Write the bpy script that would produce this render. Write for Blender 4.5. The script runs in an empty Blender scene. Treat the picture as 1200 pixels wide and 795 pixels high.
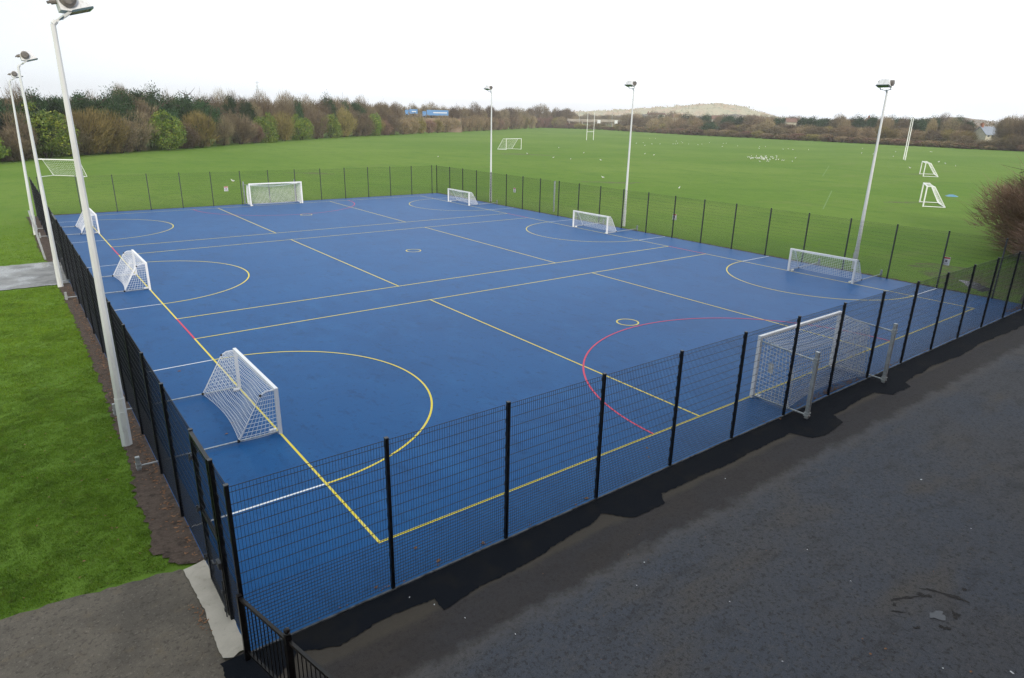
import bpy, math, random
import numpy as np
from mathutils import Vector, Matrix
rnd = random.Random(11)
NP = np.random.RandomState(5)
S = bpy.context.scene
COL = S.collection
R_ = math.radians
PI = math.pi

# ------------------------------------------------------------------ camera
CAM = Vector((-1.76745, -8.89368, 8.02497))
RT = Vector((0.79563966, -0.60545504, 0.01953777))
UP = Vector((0.17920831, 0.26606509, 0.94715033))
FW = Vector((0.57865526, 0.75008904, -0.32019451))
FPX = 765.796
cd = bpy.data.cameras.new('camera')
cam = bpy.data.objects.new('camera', cd)
COL.objects.link(cam)
cam.matrix_world = Matrix(((RT.x, UP.x, -FW.x, CAM.x), (RT.y, UP.y, -FW.y, CAM.y), (RT.z, UP.z, -FW.z, CAM.z), (0, 0, 0, 1)))
cd.sensor_width = 36
cd.lens = 36 * FPX / 1200
cd.clip_start = 0.1
cd.clip_end = 20000
S.camera = cam
W, L = 36.35, 54.65           # court width and length


def ray(px, py):
    return (RT * ((px - 600) / FPX) + UP * ((397.5 - py) / FPX) + FW)


def un(px, py, z=0.0):
    d = ray(px, py)
    t = (z - CAM.z) / d.z
    return CAM + d * t


def pix(p):
    d = Vector(p) - CAM
    return 600 + FPX * d.dot(RT) / d.dot(FW), 397.5 - FPX * d.dot(UP) / d.dot(FW)


# ------------------------------------------------------------------ helpers
class MB:
    def __init__(self):
        self.v = []
        self.f = []
        self.sm = False

    def add(self, vs, fs):
        n = len(self.v)
        self.v += [tuple(p) for p in vs]
        self.f += [tuple(i + n for i in f) for f in fs]
        return self

    def box(self, x0, x1, y0, y1, z0, z1):
        vs = [(x, y, z) for z in (z0, z1) for y in (y0, y1) for x in (x0, x1)]
        return self.add(vs, [(0, 2, 3, 1), (4, 5, 7, 6), (0, 1, 5, 4), (2, 6, 7, 3), (0, 4, 6, 2), (1, 3, 7, 5)])

    def tube(self, p0, p1, r0, r1=None, n=6, cap=True):
        r1 = r0 if r1 is None else r1
        p0, p1 = Vector(p0), Vector(p1)
        d = (p1 - p0)
        if d.length < 1e-6:
            return self
        d.normalize()
        a = d.orthogonal().normalized()
        b = d.cross(a)
        ph = PI / n
        vs = []
        for p, r in ((p0, r0), (p1, r1)):
            for k in range(n):
                t = 2 * PI * k / n + ph
                vs.append(p + a * (r * math.cos(t)) + b * (r * math.sin(t)))
        fs = [(k, (k + 1) % n, n + (k + 1) % n, n + k) for k in range(n)]
        if cap:
            fs += [tuple(range(n - 1, -1, -1)), tuple(range(n, 2 * n))]
        return self.add(vs, fs)

    def bar(self, p0, p1, w, h):
        """rectangular bar, w across (horizontal), h in the vertical sense"""
        p0, p1 = Vector(p0), Vector(p1)
        d = (p1 - p0).normalized()
        up = Vector((0, 0, 1)) if abs(d.z) < 0.9 else Vector((0, 1, 0))
        s = d.cross(up).normalized()
        u = s.cross(d)
        vs = []
        for p in (p0, p1):
            for a, b in ((-1, -1), (1, -1), (1, 1), (-1, 1)):
                vs.append(p + s * (a * w / 2) + u * (b * h / 2))
        return self.add(vs, [(3, 2, 1, 0), (4, 5, 6, 7), (0, 1, 5, 4), (1, 2, 6, 5), (2, 3, 7, 6), (3, 0, 4, 7)])

    def poly(self, pts, z):
        return self.add([(p[0], p[1], z) for p in pts], [tuple(range(len(pts)))])

    def sphere(self, c, r, n=10, m=7, sz=(1, 1, 1)):
        vs = [(c[0], c[1], c[2] - r * sz[2])]
        for i in range(1, m):
            t = PI * i / m
            for k in range(n):
                a = 2 * PI * k / n
                vs.append((c[0] + r * sz[0] * math.sin(t) * math.cos(a), c[1] + r * sz[1] * math.sin(t) * math.sin(a), c[2] - r * sz[2] * math.cos(t)))
        vs.append((c[0], c[1], c[2] + r * sz[2]))
        fs = []
        for k in range(n):
            fs.append((0, 1 + (k + 1) % n, 1 + k))
            for i in range(m - 2):
                a = 1 + i * n
                fs.append((a + k, a + (k + 1) % n, a + n + (k + 1) % n, a + n + k))
            a = 1 + (m - 2) * n
            fs.append((a + k, a + (k + 1) % n, len(vs) - 1))
        return self.add(vs, fs)

    def mesh(self, name, m, smooth=False, bevel=0):
        me = bpy.data.meshes.new(name)
        me.from_pydata(self.v, [], self.f)
        me.materials.append(m)
        if smooth:
            me.polygons.foreach_set('use_smooth', [True] * len(me.polygons))
        me.update()
        return me

    def build(self, name, m, parent=None, smooth=False, loc=None):
        o = bpy.data.objects.new(name, self.mesh(name, m, smooth))
        COL.objects.link(o)
        if parent:
            o.parent = parent
        if loc is not None:
            o.location = loc
        return o


def npmesh(name, V, F, m, smooth=False):
    """V (n,3), F (k,3 or 4) numpy arrays"""
    me = bpy.data.meshes.new(name)
    me.vertices.add(len(V))
    me.vertices.foreach_set('co', np.ascontiguousarray(V, dtype=np.float32).ravel())
    k = F.shape[1]
    me.loops.add(F.size)
    me.loops.foreach_set('vertex_index', np.ascontiguousarray(F, dtype=np.int32).ravel())
    me.polygons.add(len(F))
    me.polygons.foreach_set('loop_start', np.arange(0, F.size, k, dtype=np.int32))
    me.polygons.foreach_set('loop_total', np.full(len(F), k, dtype=np.int32))
    me.update(calc_edges=True)
    if smooth:
        me.polygons.foreach_set('use_smooth', [True] * len(F))
    me.materials.append(m)
    me.validate()
    return me


def tag(o, label=None, cat=None, group=None, kind=None):
    if label:
        o['label'] = label
    if cat:
        o['category'] = cat
    if group:
        o['group'] = group
    if kind:
        o['kind'] = kind
    return o


def empty(name, loc, label, cat, group=None, rz=0.0):
    o = bpy.data.objects.new(name, None)
    COL.objects.link(o)
    o.location = loc
    o.rotation_euler = (0, 0, rz)
    o.empty_display_size = 0.2
    return tag(o, label, cat, group)


def link(name, me, parent=None, loc=(0, 0, 0), rz=0.0):
    o = bpy.data.objects.new(name, me)
    COL.objects.link(o)
    o.parent = parent
    o.location = loc
    o.rotation_euler = (0, 0, rz)
    return o


def copy_tree(o, parent=None):
    c = o.copy()
    COL.objects.link(c)
    c.parent = parent
    for ch in list(o.children):
        copy_tree(ch, c)
    return c


# ------------------------------------------------------------------ materials
def mat(name, col, rough=0.8, spec=0.5, metal=0.0, layers=(), bump=None, rvar=None, objvar=0.0, coat=0.0, rand=0.0):
    """layers: (scale, detail, colour, lo, hi, stretch(x,y,z), amount)"""
    m = bpy.data.materials.new(name)
    m.use_nodes = True
    nt = m.node_tree
    N, LK = nt.nodes, nt.links
    b = N['Principled BSDF']
    b.inputs['Roughness'].default_value = rough
    b.inputs['Specular IOR Level'].default_value = spec
    b.inputs['Metallic'].default_value = metal
    tc = N.new('ShaderNodeTexCoord')
    cur = None
    rgb = N.new('ShaderNodeRGB')
    rgb.outputs[0].default_value = (*col, 1)
    cur = rgb.outputs[0]
    for ly in layers:
        sc, det, c2, lo, hi = ly[:5]
        st = ly[5] if len(ly) > 5 else (1, 1, 1)
        am = ly[6] if len(ly) > 6 else 1.0
        mp = N.new('ShaderNodeMapping')
        mp.inputs['Scale'].default_value = st
        mp.inputs['Location'].default_value = (sc * 3.1, sc * 1.7, 0.3)
        LK.new(tc.outputs['Object'], mp.inputs['Vector'])
        nz = N.new('ShaderNodeTexNoise')
        nz.inputs['Scale'].default_value = sc
        nz.inputs['Detail'].default_value = det
        nz.inputs['Roughness'].default_value = 0.62
        LK.new(mp.outputs[0], nz.inputs['Vector'])
        mr = N.new('ShaderNodeMapRange')
        mr.inputs['From Min'].default_value = lo
        mr.inputs['From Max'].default_value = hi
        mr.inputs['To Max'].default_value = am
        LK.new(nz.outputs['Fac'], mr.inputs['Value'])
        mx = N.new('ShaderNodeMix')
        mx.data_type = 'RGBA'
        mx.inputs['B'].default_value = (*c2, 1)
        LK.new(mr.outputs[0], mx.inputs['Factor'])
        LK.new(cur, mx.inputs['A'])
        cur = mx.outputs['Result']
    if objvar or rand:
        hsv = N.new('ShaderNodeHueSaturation')
        oi = N.new('ShaderNodeObjectInfo')
        mr = N.new('ShaderNodeMapRange')
        mr.inputs['To Min'].default_value = 1 - objvar
        mr.inputs['To Max'].default_value = 1 + objvar
        LK.new(oi.outputs['Random'], mr.inputs['Value'])
        LK.new(mr.outputs[0], hsv.inputs['Value'])
        LK.new(cur, hsv.inputs['Color'])
        mr2 = N.new('ShaderNodeMapRange')
        mr2.inputs['To Min'].default_value = 0.5 - rand
        mr2.inputs['To Max'].default_value = 0.5 + rand
        LK.new(oi.outputs['Random'], mr2.inputs['Value'])
        LK.new(mr2.outputs[0], hsv.inputs['Hue'])
        cur = hsv.outputs[0]
    LK.new(cur, b.inputs['Base Color'])
    if rvar:
        sc, lo, hi, r0, r1 = rvar
        nz = N.new('ShaderNodeTexNoise')
        nz.inputs['Scale'].default_value = sc
        nz.inputs['Detail'].default_value = 5
        LK.new(tc.outputs['Object'], nz.inputs['Vector'])
        mr = N.new('ShaderNodeMapRange')
        mr.inputs['From Min'].default_value = lo
        mr.inputs['From Max'].default_value = hi
        mr.inputs['To Min'].default_value = r0
        mr.inputs['To Max'].default_value = r1
        LK.new(nz.outputs['Fac'], mr.inputs['Value'])
        LK.new(mr.outputs[0], b.inputs['Roughness'])
    if bump:
        prev = None
        for sc, det, st, dist in bump:
            nz = N.new('ShaderNodeTexNoise')
            nz.inputs['Scale'].default_value = sc
            nz.inputs['Detail'].default_value = det
            LK.new(tc.outputs['Object'], nz.inputs['Vector'])
            bp = N.new('ShaderNodeBump')
            bp.inputs['Strength'].default_value = st
            bp.inputs['Distance'].default_value = dist
            LK.new(nz.outputs['Fac'], bp.inputs['Height'])
            if prev:
                LK.new(prev, bp.inputs['Normal'])
            prev = bp.outputs[0]
        LK.new(prev, b.inputs['Normal'])
    return m


M = {}
M['court'] = mat('court_blue', (0.0078, 0.083, 0.250), 0.46, 0.13, layers=[
    (0.10, 4, (0.0098, 0.095, 0.275), 0.40, 0.62, (1, 1, 1), .8),
    (0.40, 6, (0.0062, 0.066, 0.205), 0.48, 0.68, (1.0, 1.0, 1), .6),
    (0.85, 7, (0.0150, 0.116, 0.308), 0.52, 0.70, (1.3, .8, 1), .5),
    (1.8, 7, (0.0045, 0.049, 0.155), 0.56, 0.70, (1.6, .7, 1), .6),
    (6, 6, (0.0040, 0.044, 0.142), 0.58, 0.70, (1, 1, 1), .7),
    (30, 5, (0.014, 0.130, 0.330), 0.54, 0.72, (1, 1, 1), .45),
    (90, 2, (0.0040, 0.048, 0.140), 0.48, 0.68, (1, 1, 1), .55)],
    bump=[(170, 2, 0.12, 0.002)])
M['court'].node_tree.nodes['Principled BSDF'].inputs['Specular Tint'].default_value = (0.30, 0.78, 1.0, 1)
M['yellow'] = mat('paint_yellow', (0.80, 0.64, 0.03), 0.6, layers=[(60, 3, (0.50, 0.44, 0.08), 0.58, 0.82), (2.5, 4, (0.74, 0.62, 0.14), 0.45, 0.7)], bump=[(170, 2, 0.4, 0.003)])
M['red'] = mat('paint_red', (0.62, 0.035, 0.09), 0.6, layers=[(60, 3, (0.35, 0.05, 0.14), 0.55, 0.8)], bump=[(170, 2, 0.4, 0.003)])
M['white_line'] = mat('paint_white', (0.78, 0.80, 0.82), 0.6, layers=[(60, 3, (0.45, 0.5, 0.58), 0.55, 0.8)], bump=[(170, 2, 0.4, 0.003)])
M['grass'] = mat('field_grass', (0.1161, 0.2047, 0.0241), 0.95, 0.12, layers=[
    (0.022, 5, (0.1677, 0.2494, 0.0413), 0.42, 0.62, (1, 1, 1), .8),
    (0.22, 6, (0.0843, 0.1720, 0.0206), 0.50, 0.72, (1.2, .5, 1), .75),
    (0.10, 7, (0.1849, 0.2107, 0.0645), 0.58, 0.74, (.5, 1.5, 1), .6),
    (1.6, 6, (0.0731, 0.1505, 0.0189), 0.50, 0.75, (1, .5, 1), .6),
    (9, 6, (0.1247, 0.2236, 0.0301), 0.50, 0.72, (1, 1, 1), .55),
    (45, 4, (0.0516, 0.1118, 0.0138), 0.50, 0.74, (1, 1, 1), .6)],
    bump=[(35, 4, 0.6, 0.04), (3, 4, 0.4, 0.08)])
M['blade'] = mat('grass_blades', (0.150, 0.265, 0.015), 0.65, 0.2, layers=[
    (0.9, 6, (0.090, 0.165, 0.012), 0.46, 0.62, (1, 1, 1), .9), (2.6, 5, (0.205, 0.315, 0.022), 0.52, 0.68, (1, 1, 1), .8), (9, 4, (0.115, 0.125, 0.035), 0.54, 0.68, (1, 1, 1), .8), (40, 2, (0.075, 0.16, 0.015), 0.5, 0.75)])
M['soil'] = mat('bare_soil', (0.095, 0.070, 0.055), 0.95, 0.2, layers=[(6, 7, (0.050, 0.037, 0.029), 0.45, 0.65), (35, 5, (0.15, 0.115, 0.09), 0.55, 0.75)], bump=[(14, 7, 0.9, 0.05)])
M['tarmac'] = mat('old_tarmac', (0.080, 0.082, 0.090), 0.85, 0.22, layers=[
    (0.20, 6, (0.070, 0.080, 0.100), 0.42, 0.58, (1, 1, 1), .9),
    (0.55, 7, (0.105, 0.088, 0.066), 0.52, 0.68, (.5, 1.3, 1), .6),
    (1.4, 9, (0.038, 0.038, 0.041), 0.52, 0.68, (.8, 1.8, 1), .55),
    (4.5, 8, (0.100, 0.098, 0.098), 0.54, 0.70, (1, 1, 1), .6),
    (11, 7, (0.030, 0.029, 0.031), 0.52, 0.66, (1, 1, 1), .75),
    (22, 4, (0.150, 0.145, 0.138), 0.60, 0.72, (1, 1, 1), .6),
    (17, 3, (0.022, 0.022, 0.024), 0.56, 0.68, (1.1, .9, 1), .6),
    (45, 4, (0.105, 0.103, 0.100), 0.56, 0.72, (1, 1, 1), .7),
    (90, 3, (0.016, 0.016, 0.017), 0.50, 0.66, (1, 1, 1), .7)],
    bump=[(90, 3, 1.0, 0.010), (2.5, 6, 0.6, 0.04)])


def yard_wear(m):
    # the strip next to the new tarmac is darker and browner, with an uneven outline of its own
    nt = m.node_tree
    N, LK = nt.nodes, nt.links
    bs = N['Principled BSDF']
    src = bs.inputs['Base Color'].links[0].from_socket
    tc = N.new('ShaderNodeTexCoord')
    sp = N.new('ShaderNodeSeparateXYZ')
    LK.new(tc.outputs['Object'], sp.inputs[0])
    nz = N.new('ShaderNodeTexNoise')
    nz.inputs['Scale'].default_value = 1.1
    nz.inputs['Detail'].default_value = 8
    nz.inputs['Roughness'].default_value = .7
    LK.new(tc.outputs['Object'], nz.inputs['Vector'])

    def band(lo, hi, amp):
        a = N.new('ShaderNodeMath')
        a.operation = 'MULTIPLY_ADD'
        a.inputs[1].default_value = amp
        LK.new(nz.outputs['Fac'], a.inputs[0])
        LK.new(sp.outputs['Y'], a.inputs[2])
        r = N.new('ShaderNodeMapRange')
        r.inputs['From Min'].default_value = lo + amp * .5
        r.inputs['From Max'].default_value = hi + amp * .5
        LK.new(a.outputs[0], r.inputs['Value'])
        return r.outputs[0]

    def mixc(fac, am, col, src, bt='MIX'):
        k = N.new('ShaderNodeMath')
        k.operation = 'MULTIPLY'
        k.inputs[1].default_value = am
        LK.new(fac, k.inputs[0])
        x = N.new('ShaderNodeMix')
        x.data_type = 'RGBA'
        x.blend_type = bt
        LK.new(k.outputs[0], x.inputs['Factor'])
        LK.new(src, x.inputs['A'])
        x.inputs['B'].default_value = (*col, 1)
        return x.outputs['Result']
    c = mixc(band(-2.25, -1.92, .8), .38, (0.115, 0.105, 0.095), src)
    c = mixc(band(-1.98, -1.74, 1.1), 1.0, (.50, .47, .46), c, 'MULTIPLY')
    c = mixc(band(-1.0, -.86, .4), .6, (0.080, 0.068, 0.050), c)
    LK.new(c, bs.inputs['Base Color'])


yard_wear(M['tarmac'])
M['tarmac_new'] = mat('new_black_tarmac', (0.0045, 0.0065, 0.0105), 0.85, 0.10, layers=[
    (120, 3, (0.018, 0.021, 0.026), 0.58, 0.75, (1, 1, 1), .8), (1.5, 6, (0.012, 0.012, 0.0125), 0.5, 0.7)],
    bump=[(120, 3, 0.8, 0.006)])
M['path'] = mat('asphalt_path', (0.160, 0.138, 0.108), 0.85, 0.2, layers=[
    (0.9, 7, (0.102, 0.090, 0.073), 0.42, 0.62, (1, 1, 1), .9),
    (3, 8, (0.165, 0.132, 0.09), 0.55, 0.72, (1, 1, 1), .7),
    (20, 4, (0.26, 0.23, 0.19), 0.58, 0.70, (1, 1, 1), .6),
    (15, 4, (0.055, 0.048, 0.040), 0.54, 0.66, (1, 1, 1), .6),
    (80, 3, (0.24, 0.22, 0.19), 0.66, 0.78, (1, 1, 1), .8),
    (120, 2, (0.035, 0.03, 0.026), 0.52, 0.7, (1, 1, 1), .6)],
    bump=[(100, 3, 0.7, 0.006), (3, 6, 0.5, 0.02)])
M['concrete'] = mat('concrete_pad', (0.50, 0.46, 0.385), 0.9, 0.3, layers=[
    (1.6, 7, (0.40, 0.365, 0.30), 0.42, 0.62), (7, 7, (0.29, 0.265, 0.215), 0.58, 0.74, (1, 1, 1), .8), (60, 4, (0.42, 0.39, 0.34), 0.55, 0.72, (1, 1, 1), .7)],
    bump=[(60, 4, 0.5, 0.006), (5, 6, 0.3, 0.02)])
M['wet_concrete'] = mat('wet_concrete_path', (0.24, 0.24, 0.235), 0.5, 0.5, layers=[
    (0.7, 6, (0.15, 0.15, 0.148), 0.44, 0.58), (5, 6, (0.33, 0.33, 0.32), 0.55, 0.75)], rvar=(0.7, .42, .58, .18, .65))
M['kerb'] = mat('kerb_edging', (0.13, 0.14, 0.15), 0.9, 0.2, layers=[(5, 6, (0.05, 0.052, 0.055), 0.45, 0.6)])
M['black'] = mat('black_powder_coat', (0.005, 0.006, 0.008), 0.38, 0.35, layers=[(9, 4, (0.016, 0.017, 0.019), 0.5, 0.7)])
M['wire'] = mat('black_coated_wire', (0.006, 0.008, 0.012), 0.45, 0.4)
M['rail'] = mat('black_gloss_railing', (0.006, 0.005, 0.005), 0.3, 0.35, layers=[(20, 6, (0.07, 0.045, 0.03), 0.60, 0.74, (1, 1, 1), .8)], bump=[(60, 3, 0.3, 0.002)])
M['galv'] = mat('galvanised_steel', (0.46, 0.49, 0.50), 0.5, 0.5, 0.55, layers=[(18, 5, (0.32, 0.35, 0.365), 0.45, 0.65), (3, 4, (0.55, 0.58, 0.58), 0.5, 0.7)])
M['pole'] = mat('weathered_pole_paint', (0.66, 0.68, 0.67), 0.55, 0.4, 0.0, layers=[(2.0, 6, (0.54, 0.56, 0.54), 0.45, 0.65, (1, 1, .25)), (9, 7, (0.40, 0.41, 0.35), 0.60, 0.77, (1, 1, .3), .7)])
M['clip'] = mat('clip_steel', (0.055, 0.060, 0.066), 0.5, 0.5)
M['white'] = mat('white_goal_paint', (0.86, 0.86, 0.86), 0.4, 0.5, layers=[(4, 5, (0.80, 0.80, 0.79), 0.5, 0.7), (30, 6, (0.60, 0.60, 0.56), 0.66, 0.8, (1, 1, 1), .6)])
M['net'] = mat('white_net_cord', (0.82, 0.83, 0.85), 0.8, 0.3)
M['rubber'] = mat('black_rubber', (0.02, 0.02, 0.02), 0.8)
M['housing'] = mat('dirty_white_housing', (0.70, 0.71, 0.72), 0.5, 0.4, layers=[(3.5, 7, (0.36, 0.32, 0.29), 0.52, 0.70, (.4, 2.2, .4), .8), (22, 5, (0.5, 0.49, 0.48), 0.5, 0.7)])
M['cap'] = mat('dirty_grey_casting', (0.17, 0.155, 0.14), 0.6, 0.4, layers=[(14, 5, (0.08, 0.075, 0.07), 0.45, 0.65)])
M['lampglass'] = mat('floodlight_glass', (0.06, 0.10, 0.11), 0.12, 0.6)
M['signw'] = mat('sign_white', (0.78, 0.78, 0.77), 0.5)
M['signr'] = mat('sign_red', (0.62, 0.05, 0.04), 0.5)
M['signg'] = mat('sign_grey_print', (0.16, 0.16, 0.17), 0.5)
M['sticker'] = mat('grey_sticker', (0.55, 0.54, 0.50), 0.6)
M['gull'] = mat('gull_white', (0.83, 0.83, 0.82), 0.8)
M['gullg'] = mat('gull_grey_wing', (0.42, 0.44, 0.47), 0.8)
M['gullb'] = mat('gull_beak_orange', (0.6, 0.25, 0.05), 0.6)
M['leaf'] = mat('dry_leaf', (0.22, 0.115, 0.060), 0.85, 0.2, layers=[(40, 4, (0.12, 0.062, 0.036), 0.45, 0.65), (3, 3, (0.32, 0.19, 0.11), 0.5, 0.7)])
M['litter'] = mat('litter_paper', (0.7, 0.72, 0.74), 0.7)
M['water'] = mat('puddle_water', (0.05, 0.058, 0.068), 0.16, 0.3)
M['rim'] = mat('pothole_dark_rim', (0.022, 0.021, 0.021), 0.9, 0.3, layers=[(30, 5, (0.05, 0.045, 0.04), 0.5, 0.7)], bump=[(40, 5, 0.9, 0.02)])
M['mud'] = mat('worn_mud', (0.125, 0.125, 0.055), 0.95, 0.2, layers=[(1.2, 7, (0.110, 0.190, 0.028), 0.40, 0.56), (9, 6, (0.06, 0.05, 0.03), 0.5, 0.7)], bump=[(20, 6, 0.8, 0.03)])
M['faint'] = mat('worn_pitch_paint', (0.20, 0.30, 0.12), 0.95, 0.2, layers=[(3, 5, (0.10, 0.20, 0.03), 0.4, 0.6)])
# plants
M['twig_brown'] = mat('twigs_brown', (0.205, 0.162, 0.104), 0.9, 0.1, objvar=.32, rand=.014, layers=[(3.0, 4, (0.125, 0.098, 0.070), 0.45, 0.62), (9, 3, (0.275, 0.215, 0.130), 0.5, 0.72)])
M['twig_tan'] = mat('twigs_tan', (0.30, 0.225, 0.135), 0.9, 0.1, objvar=.28, rand=.014, layers=[(3.0, 4, (0.19, 0.145, 0.095), 0.45, 0.62), (9, 3, (0.38, 0.29, 0.17), 0.5, 0.72)])  # paler twigs for dry scrub; sunlit warmth of the belt is in the colour
M['twig_olive'] = mat('twigs_olive', (0.2542, 0.2091, 0.0779), 0.9, 0.1, objvar=.2, rand=.012, layers=[(3.0, 4, (0.1476, 0.1271, 0.0492), 0.45, 0.62), (9, 3, (0.3444, 0.2788, 0.1066), 0.5, 0.72)])
M['twig_red'] = mat('twigs_reddish', (0.275, 0.175, 0.128), 0.9, 0.1, objvar=.15, rand=.01, layers=[(3.0, 4, (0.175, 0.112, 0.085), 0.45, 0.62)])
M['needle'] = mat('pine_needles', (0.036, 0.072, 0.030), 0.85, 0.15, objvar=.3, rand=.015, layers=[(4, 4, (0.022, 0.045, 0.022), 0.45, 0.62), (14, 3, (0.065, 0.11, 0.042), 0.5, 0.7)])
M['laurel'] = mat('laurel_leaves', (0.1275, 0.2082, 0.0187), 0.5, 0.4, objvar=.15, rand=.01, layers=[(4, 4, (0.0553, 0.1148, 0.0136), 0.45, 0.60), (10, 3, (0.2890, 0.3230, 0.0340), 0.50, 0.66)])
M['bark'] = mat('bark', (0.085, 0.066, 0.050), 0.9, 0.2, layers=[(8, 5, (0.045, 0.036, 0.028), 0.45, 0.65, (3, 3, .6))])
M['bramble'] = mat('bramble', (0.23, 0.14, 0.085), 0.9, 0.15, objvar=.25, rand=.02, layers=[(4, 4, (0.14, 0.14, 0.065), 0.45, 0.62)])
M['farwood'] = mat('far_wood', (0.24, 0.18, 0.12), 0.95, 0.1, layers=[(0.05, 5, (0.07, 0.075, 0.045), 0.45, 0.6), (0.3, 4, (0.2, 0.13, 0.08), 0.5, 0.7)])
M['hill'] = mat('hill_heath', (0.50, 0.44, 0.25), 0.95, 0.1, layers=[(0.012, 6, (0.55, 0.38, 0.22), 0.45, 0.6), (0.05, 6, (0.25, 0.28, 0.13), 0.50, 0.66)], bump=[(0.08, 5, 1.0, 8)])  # sunlit golden tone of the hill is put into the colour
M['hillwood'] = mat('hill_woodland', (0.42, 0.36, 0.16), 0.95, 0.1, layers=[(0.012, 5, (0.46, 0.30, 0.15), 0.45, 0.6), (0.05, 4, (0.20, 0.24, 0.10), 0.5, 0.66)])  # trees share the hill's sunlit tone, painted into their colour
M['lorry_blue'] = mat('lorry_curtain_blue', (0.09, 0.25, 0.52), 0.5)
M['lorry_white'] = mat('lorry_white', (0.7, 0.72, 0.74), 0.5)
M['bridge'] = mat('bridge_concrete', (0.36, 0.32, 0.27), 0.85, layers=[(0.3, 5, (0.26, 0.23, 0.2), 0.45, 0.65)])
M['brick'] = mat('brick_wall', (0.30, 0.13, 0.08), 0.9, layers=[(3, 5, (0.22, 0.10, 0.07), 0.45, 0.65)])
M['render'] = mat('pale_render_wall', (0.68, 0.66, 0.62), 0.85, layers=[(0.8, 5, (0.55, 0.53, 0.5), 0.5, 0.7)])
M['slate'] = mat('slate_roof', (0.22, 0.25, 0.30), 0.4, 0.5, layers=[(1.5, 5, (0.15, 0.17, 0.2), 0.45, 0.65)])
M['tile'] = mat('tile_roof', (0.20, 0.12, 0.09), 0.8, layers=[(1.5, 5, (0.14, 0.09, 0.07), 0.45, 0.65)])
M['glass'] = mat('window_glass', (0.03, 0.035, 0.04), 0.1, 0.6)
M['bluebag'] = mat('blue_plastic', (0.06, 0.22, 0.34), 0.45)


# ------------------------------------------------------------------ ground
def struct(o, label=None):
    return tag(o, label, None, None, 'structure')


def ragged(pts, step, amp, seed, closed=False):
    """subdivide a polyline and jitter it sideways, so an edge is never straight"""
    r = random.Random(seed)
    out = []
    n = len(pts)
    rng = range(n if closed else n - 1)
    for i in rng:
        a, b = Vector(pts[i][:2]), Vector(pts[(i + 1) % n][:2])
        k = max(1, int((b - a).length / step))
        nrm = Vector((-(b - a).y, (b - a).x)).normalized() if (b - a).length > 1e-6 else Vector((0, 0))
        for j in range(k):
            p = a.lerp(b, j / k)
            if j or True:
                p = p + nrm * r.gauss(0, amp)
            out.append((p.x, p.y))
    if not closed:
        out.append(tuple(pts[-1][:2]))
    return out


def tri_poly(name, pts, z, m):
    """flat polygon, triangulated safely (ear clipping by mathutils)"""
    from mathutils.geometry import tessellate_polygon
    vs = [Vector((p[0], p[1], z)) for p in pts]
    tr = tessellate_polygon([vs])
    me = bpy.data.meshes.new(name)
    fs = []
    for t in tr:
        a, b, c = (vs[i] for i in t)
        fs.append(tuple(t) if (b - a).cross(c - a).z > 0 else tuple(reversed(t)))
    me.from_pydata([tuple(v) for v in vs], [], fs)
    me.materials.append(m)
    me.update()
    o = bpy.data.objects.new(name, me)
    COL.objects.link(o)
    return o


b = MB()
b.add([(-6000, -3000, -0.03), (7000, -3000, -0.03), (7000, 7000, -0.03), (-6000, 7000, -0.03)], [(0, 1, 2, 3)])
struct(b.build('field', M['grass']))

# old tarmac yard
yard = [(-0.42, 0.02), (-0.46, -0.4), (-0.9, -4), (-3, -60), (80, -60), (80, -3.5), (58, -2.2), (46, 0.5), (40, 1.2), (37.0, 0.6), (36.9, -0.06), (20, -0.06), (0.3, -0.06), (-0.02, 0.10), (-0.40, 0.12)]
struct(tri_poly('tarmac_yard', yard, -0.020, M['tarmac']))
ed = [(-0.40, 0.03), (-0.44, -0.5), (-0.5, -1.2), (0.2, -0.75), (0.6, -0.45), (1.22, -0.73), (2.04, -0.58), (3.02, -0.66), (2.98, -1.02), (3.76, -0.87), (4.36, -0.84), (5.43, -0.8), (5.65, -0.75), (7.0, -0.61), (7.26, -0.49), (7.54, -0.84), (7.72, -1.05), (8.68, -1.05),
      (8.93, -0.72), (11.23, -0.79), (12.34, -0.77), (14.2, -0.74), (14.45, -1.30), (15.3, -1.36), (16.1, -1.25), (16.4, -0.85), (17.4, -0.8), (19.1, -0.74), (19.4, -1.15), (20.6, -1.18), (20.9, -0.88), (23.89, -0.78), (25.74, -0.95), (27.81, -0.82), (31.2, -0.95), (37.6, -0.9)]
struct(tri_poly('new_tarmac_strip', ragged(ragged(ed, 0.33, 0.022, 7), 0.05, 0.011, 17) + [(37.6, 0.5), (36.9, 0.5), (36.9, -0.052), (-0.02, -0.052), (-0.02, 0.03)], -0.008, M['tarmac_new']))
# court slab and its edging
b = MB()
b.add([(0.0, 0.0, 0), (W, 0.0, 0), (W, L, 0), (0.0, L, 0)], [(0, 1, 2, 3)])
struct(b.build('court_surface', M['court']))
b = MB()
b.box(-0.04, W + 0.04, -0.04, 0, -0.06, 0.006).box(-0.04, W + 0.04, L, L + 0.04, -0.06, 0.006)
b.box(W, W + 0.04, 0, L, -0.06, 0.006)
struct(b.build('court_kerb', M['kerb']))

# markings
LW = 0.06
yl, rd, wh = MB(), MB(), MB()


def seg(mb, x0, y0, x1, y1, z, w=LW):
    d = Vector((x1 - x0, y1 - y0))
    n = Vector((-d.y, d.x)).normalized() * (w / 2)
    mb.add([(x0 + n.x, y0 + n.y, z), (x0 - n.x, y0 - n.y, z), (x1 - n.x, y1 - n.y, z), (x1 + n.x, y1 + n.y, z)], [(0, 1, 2, 3)])


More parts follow.
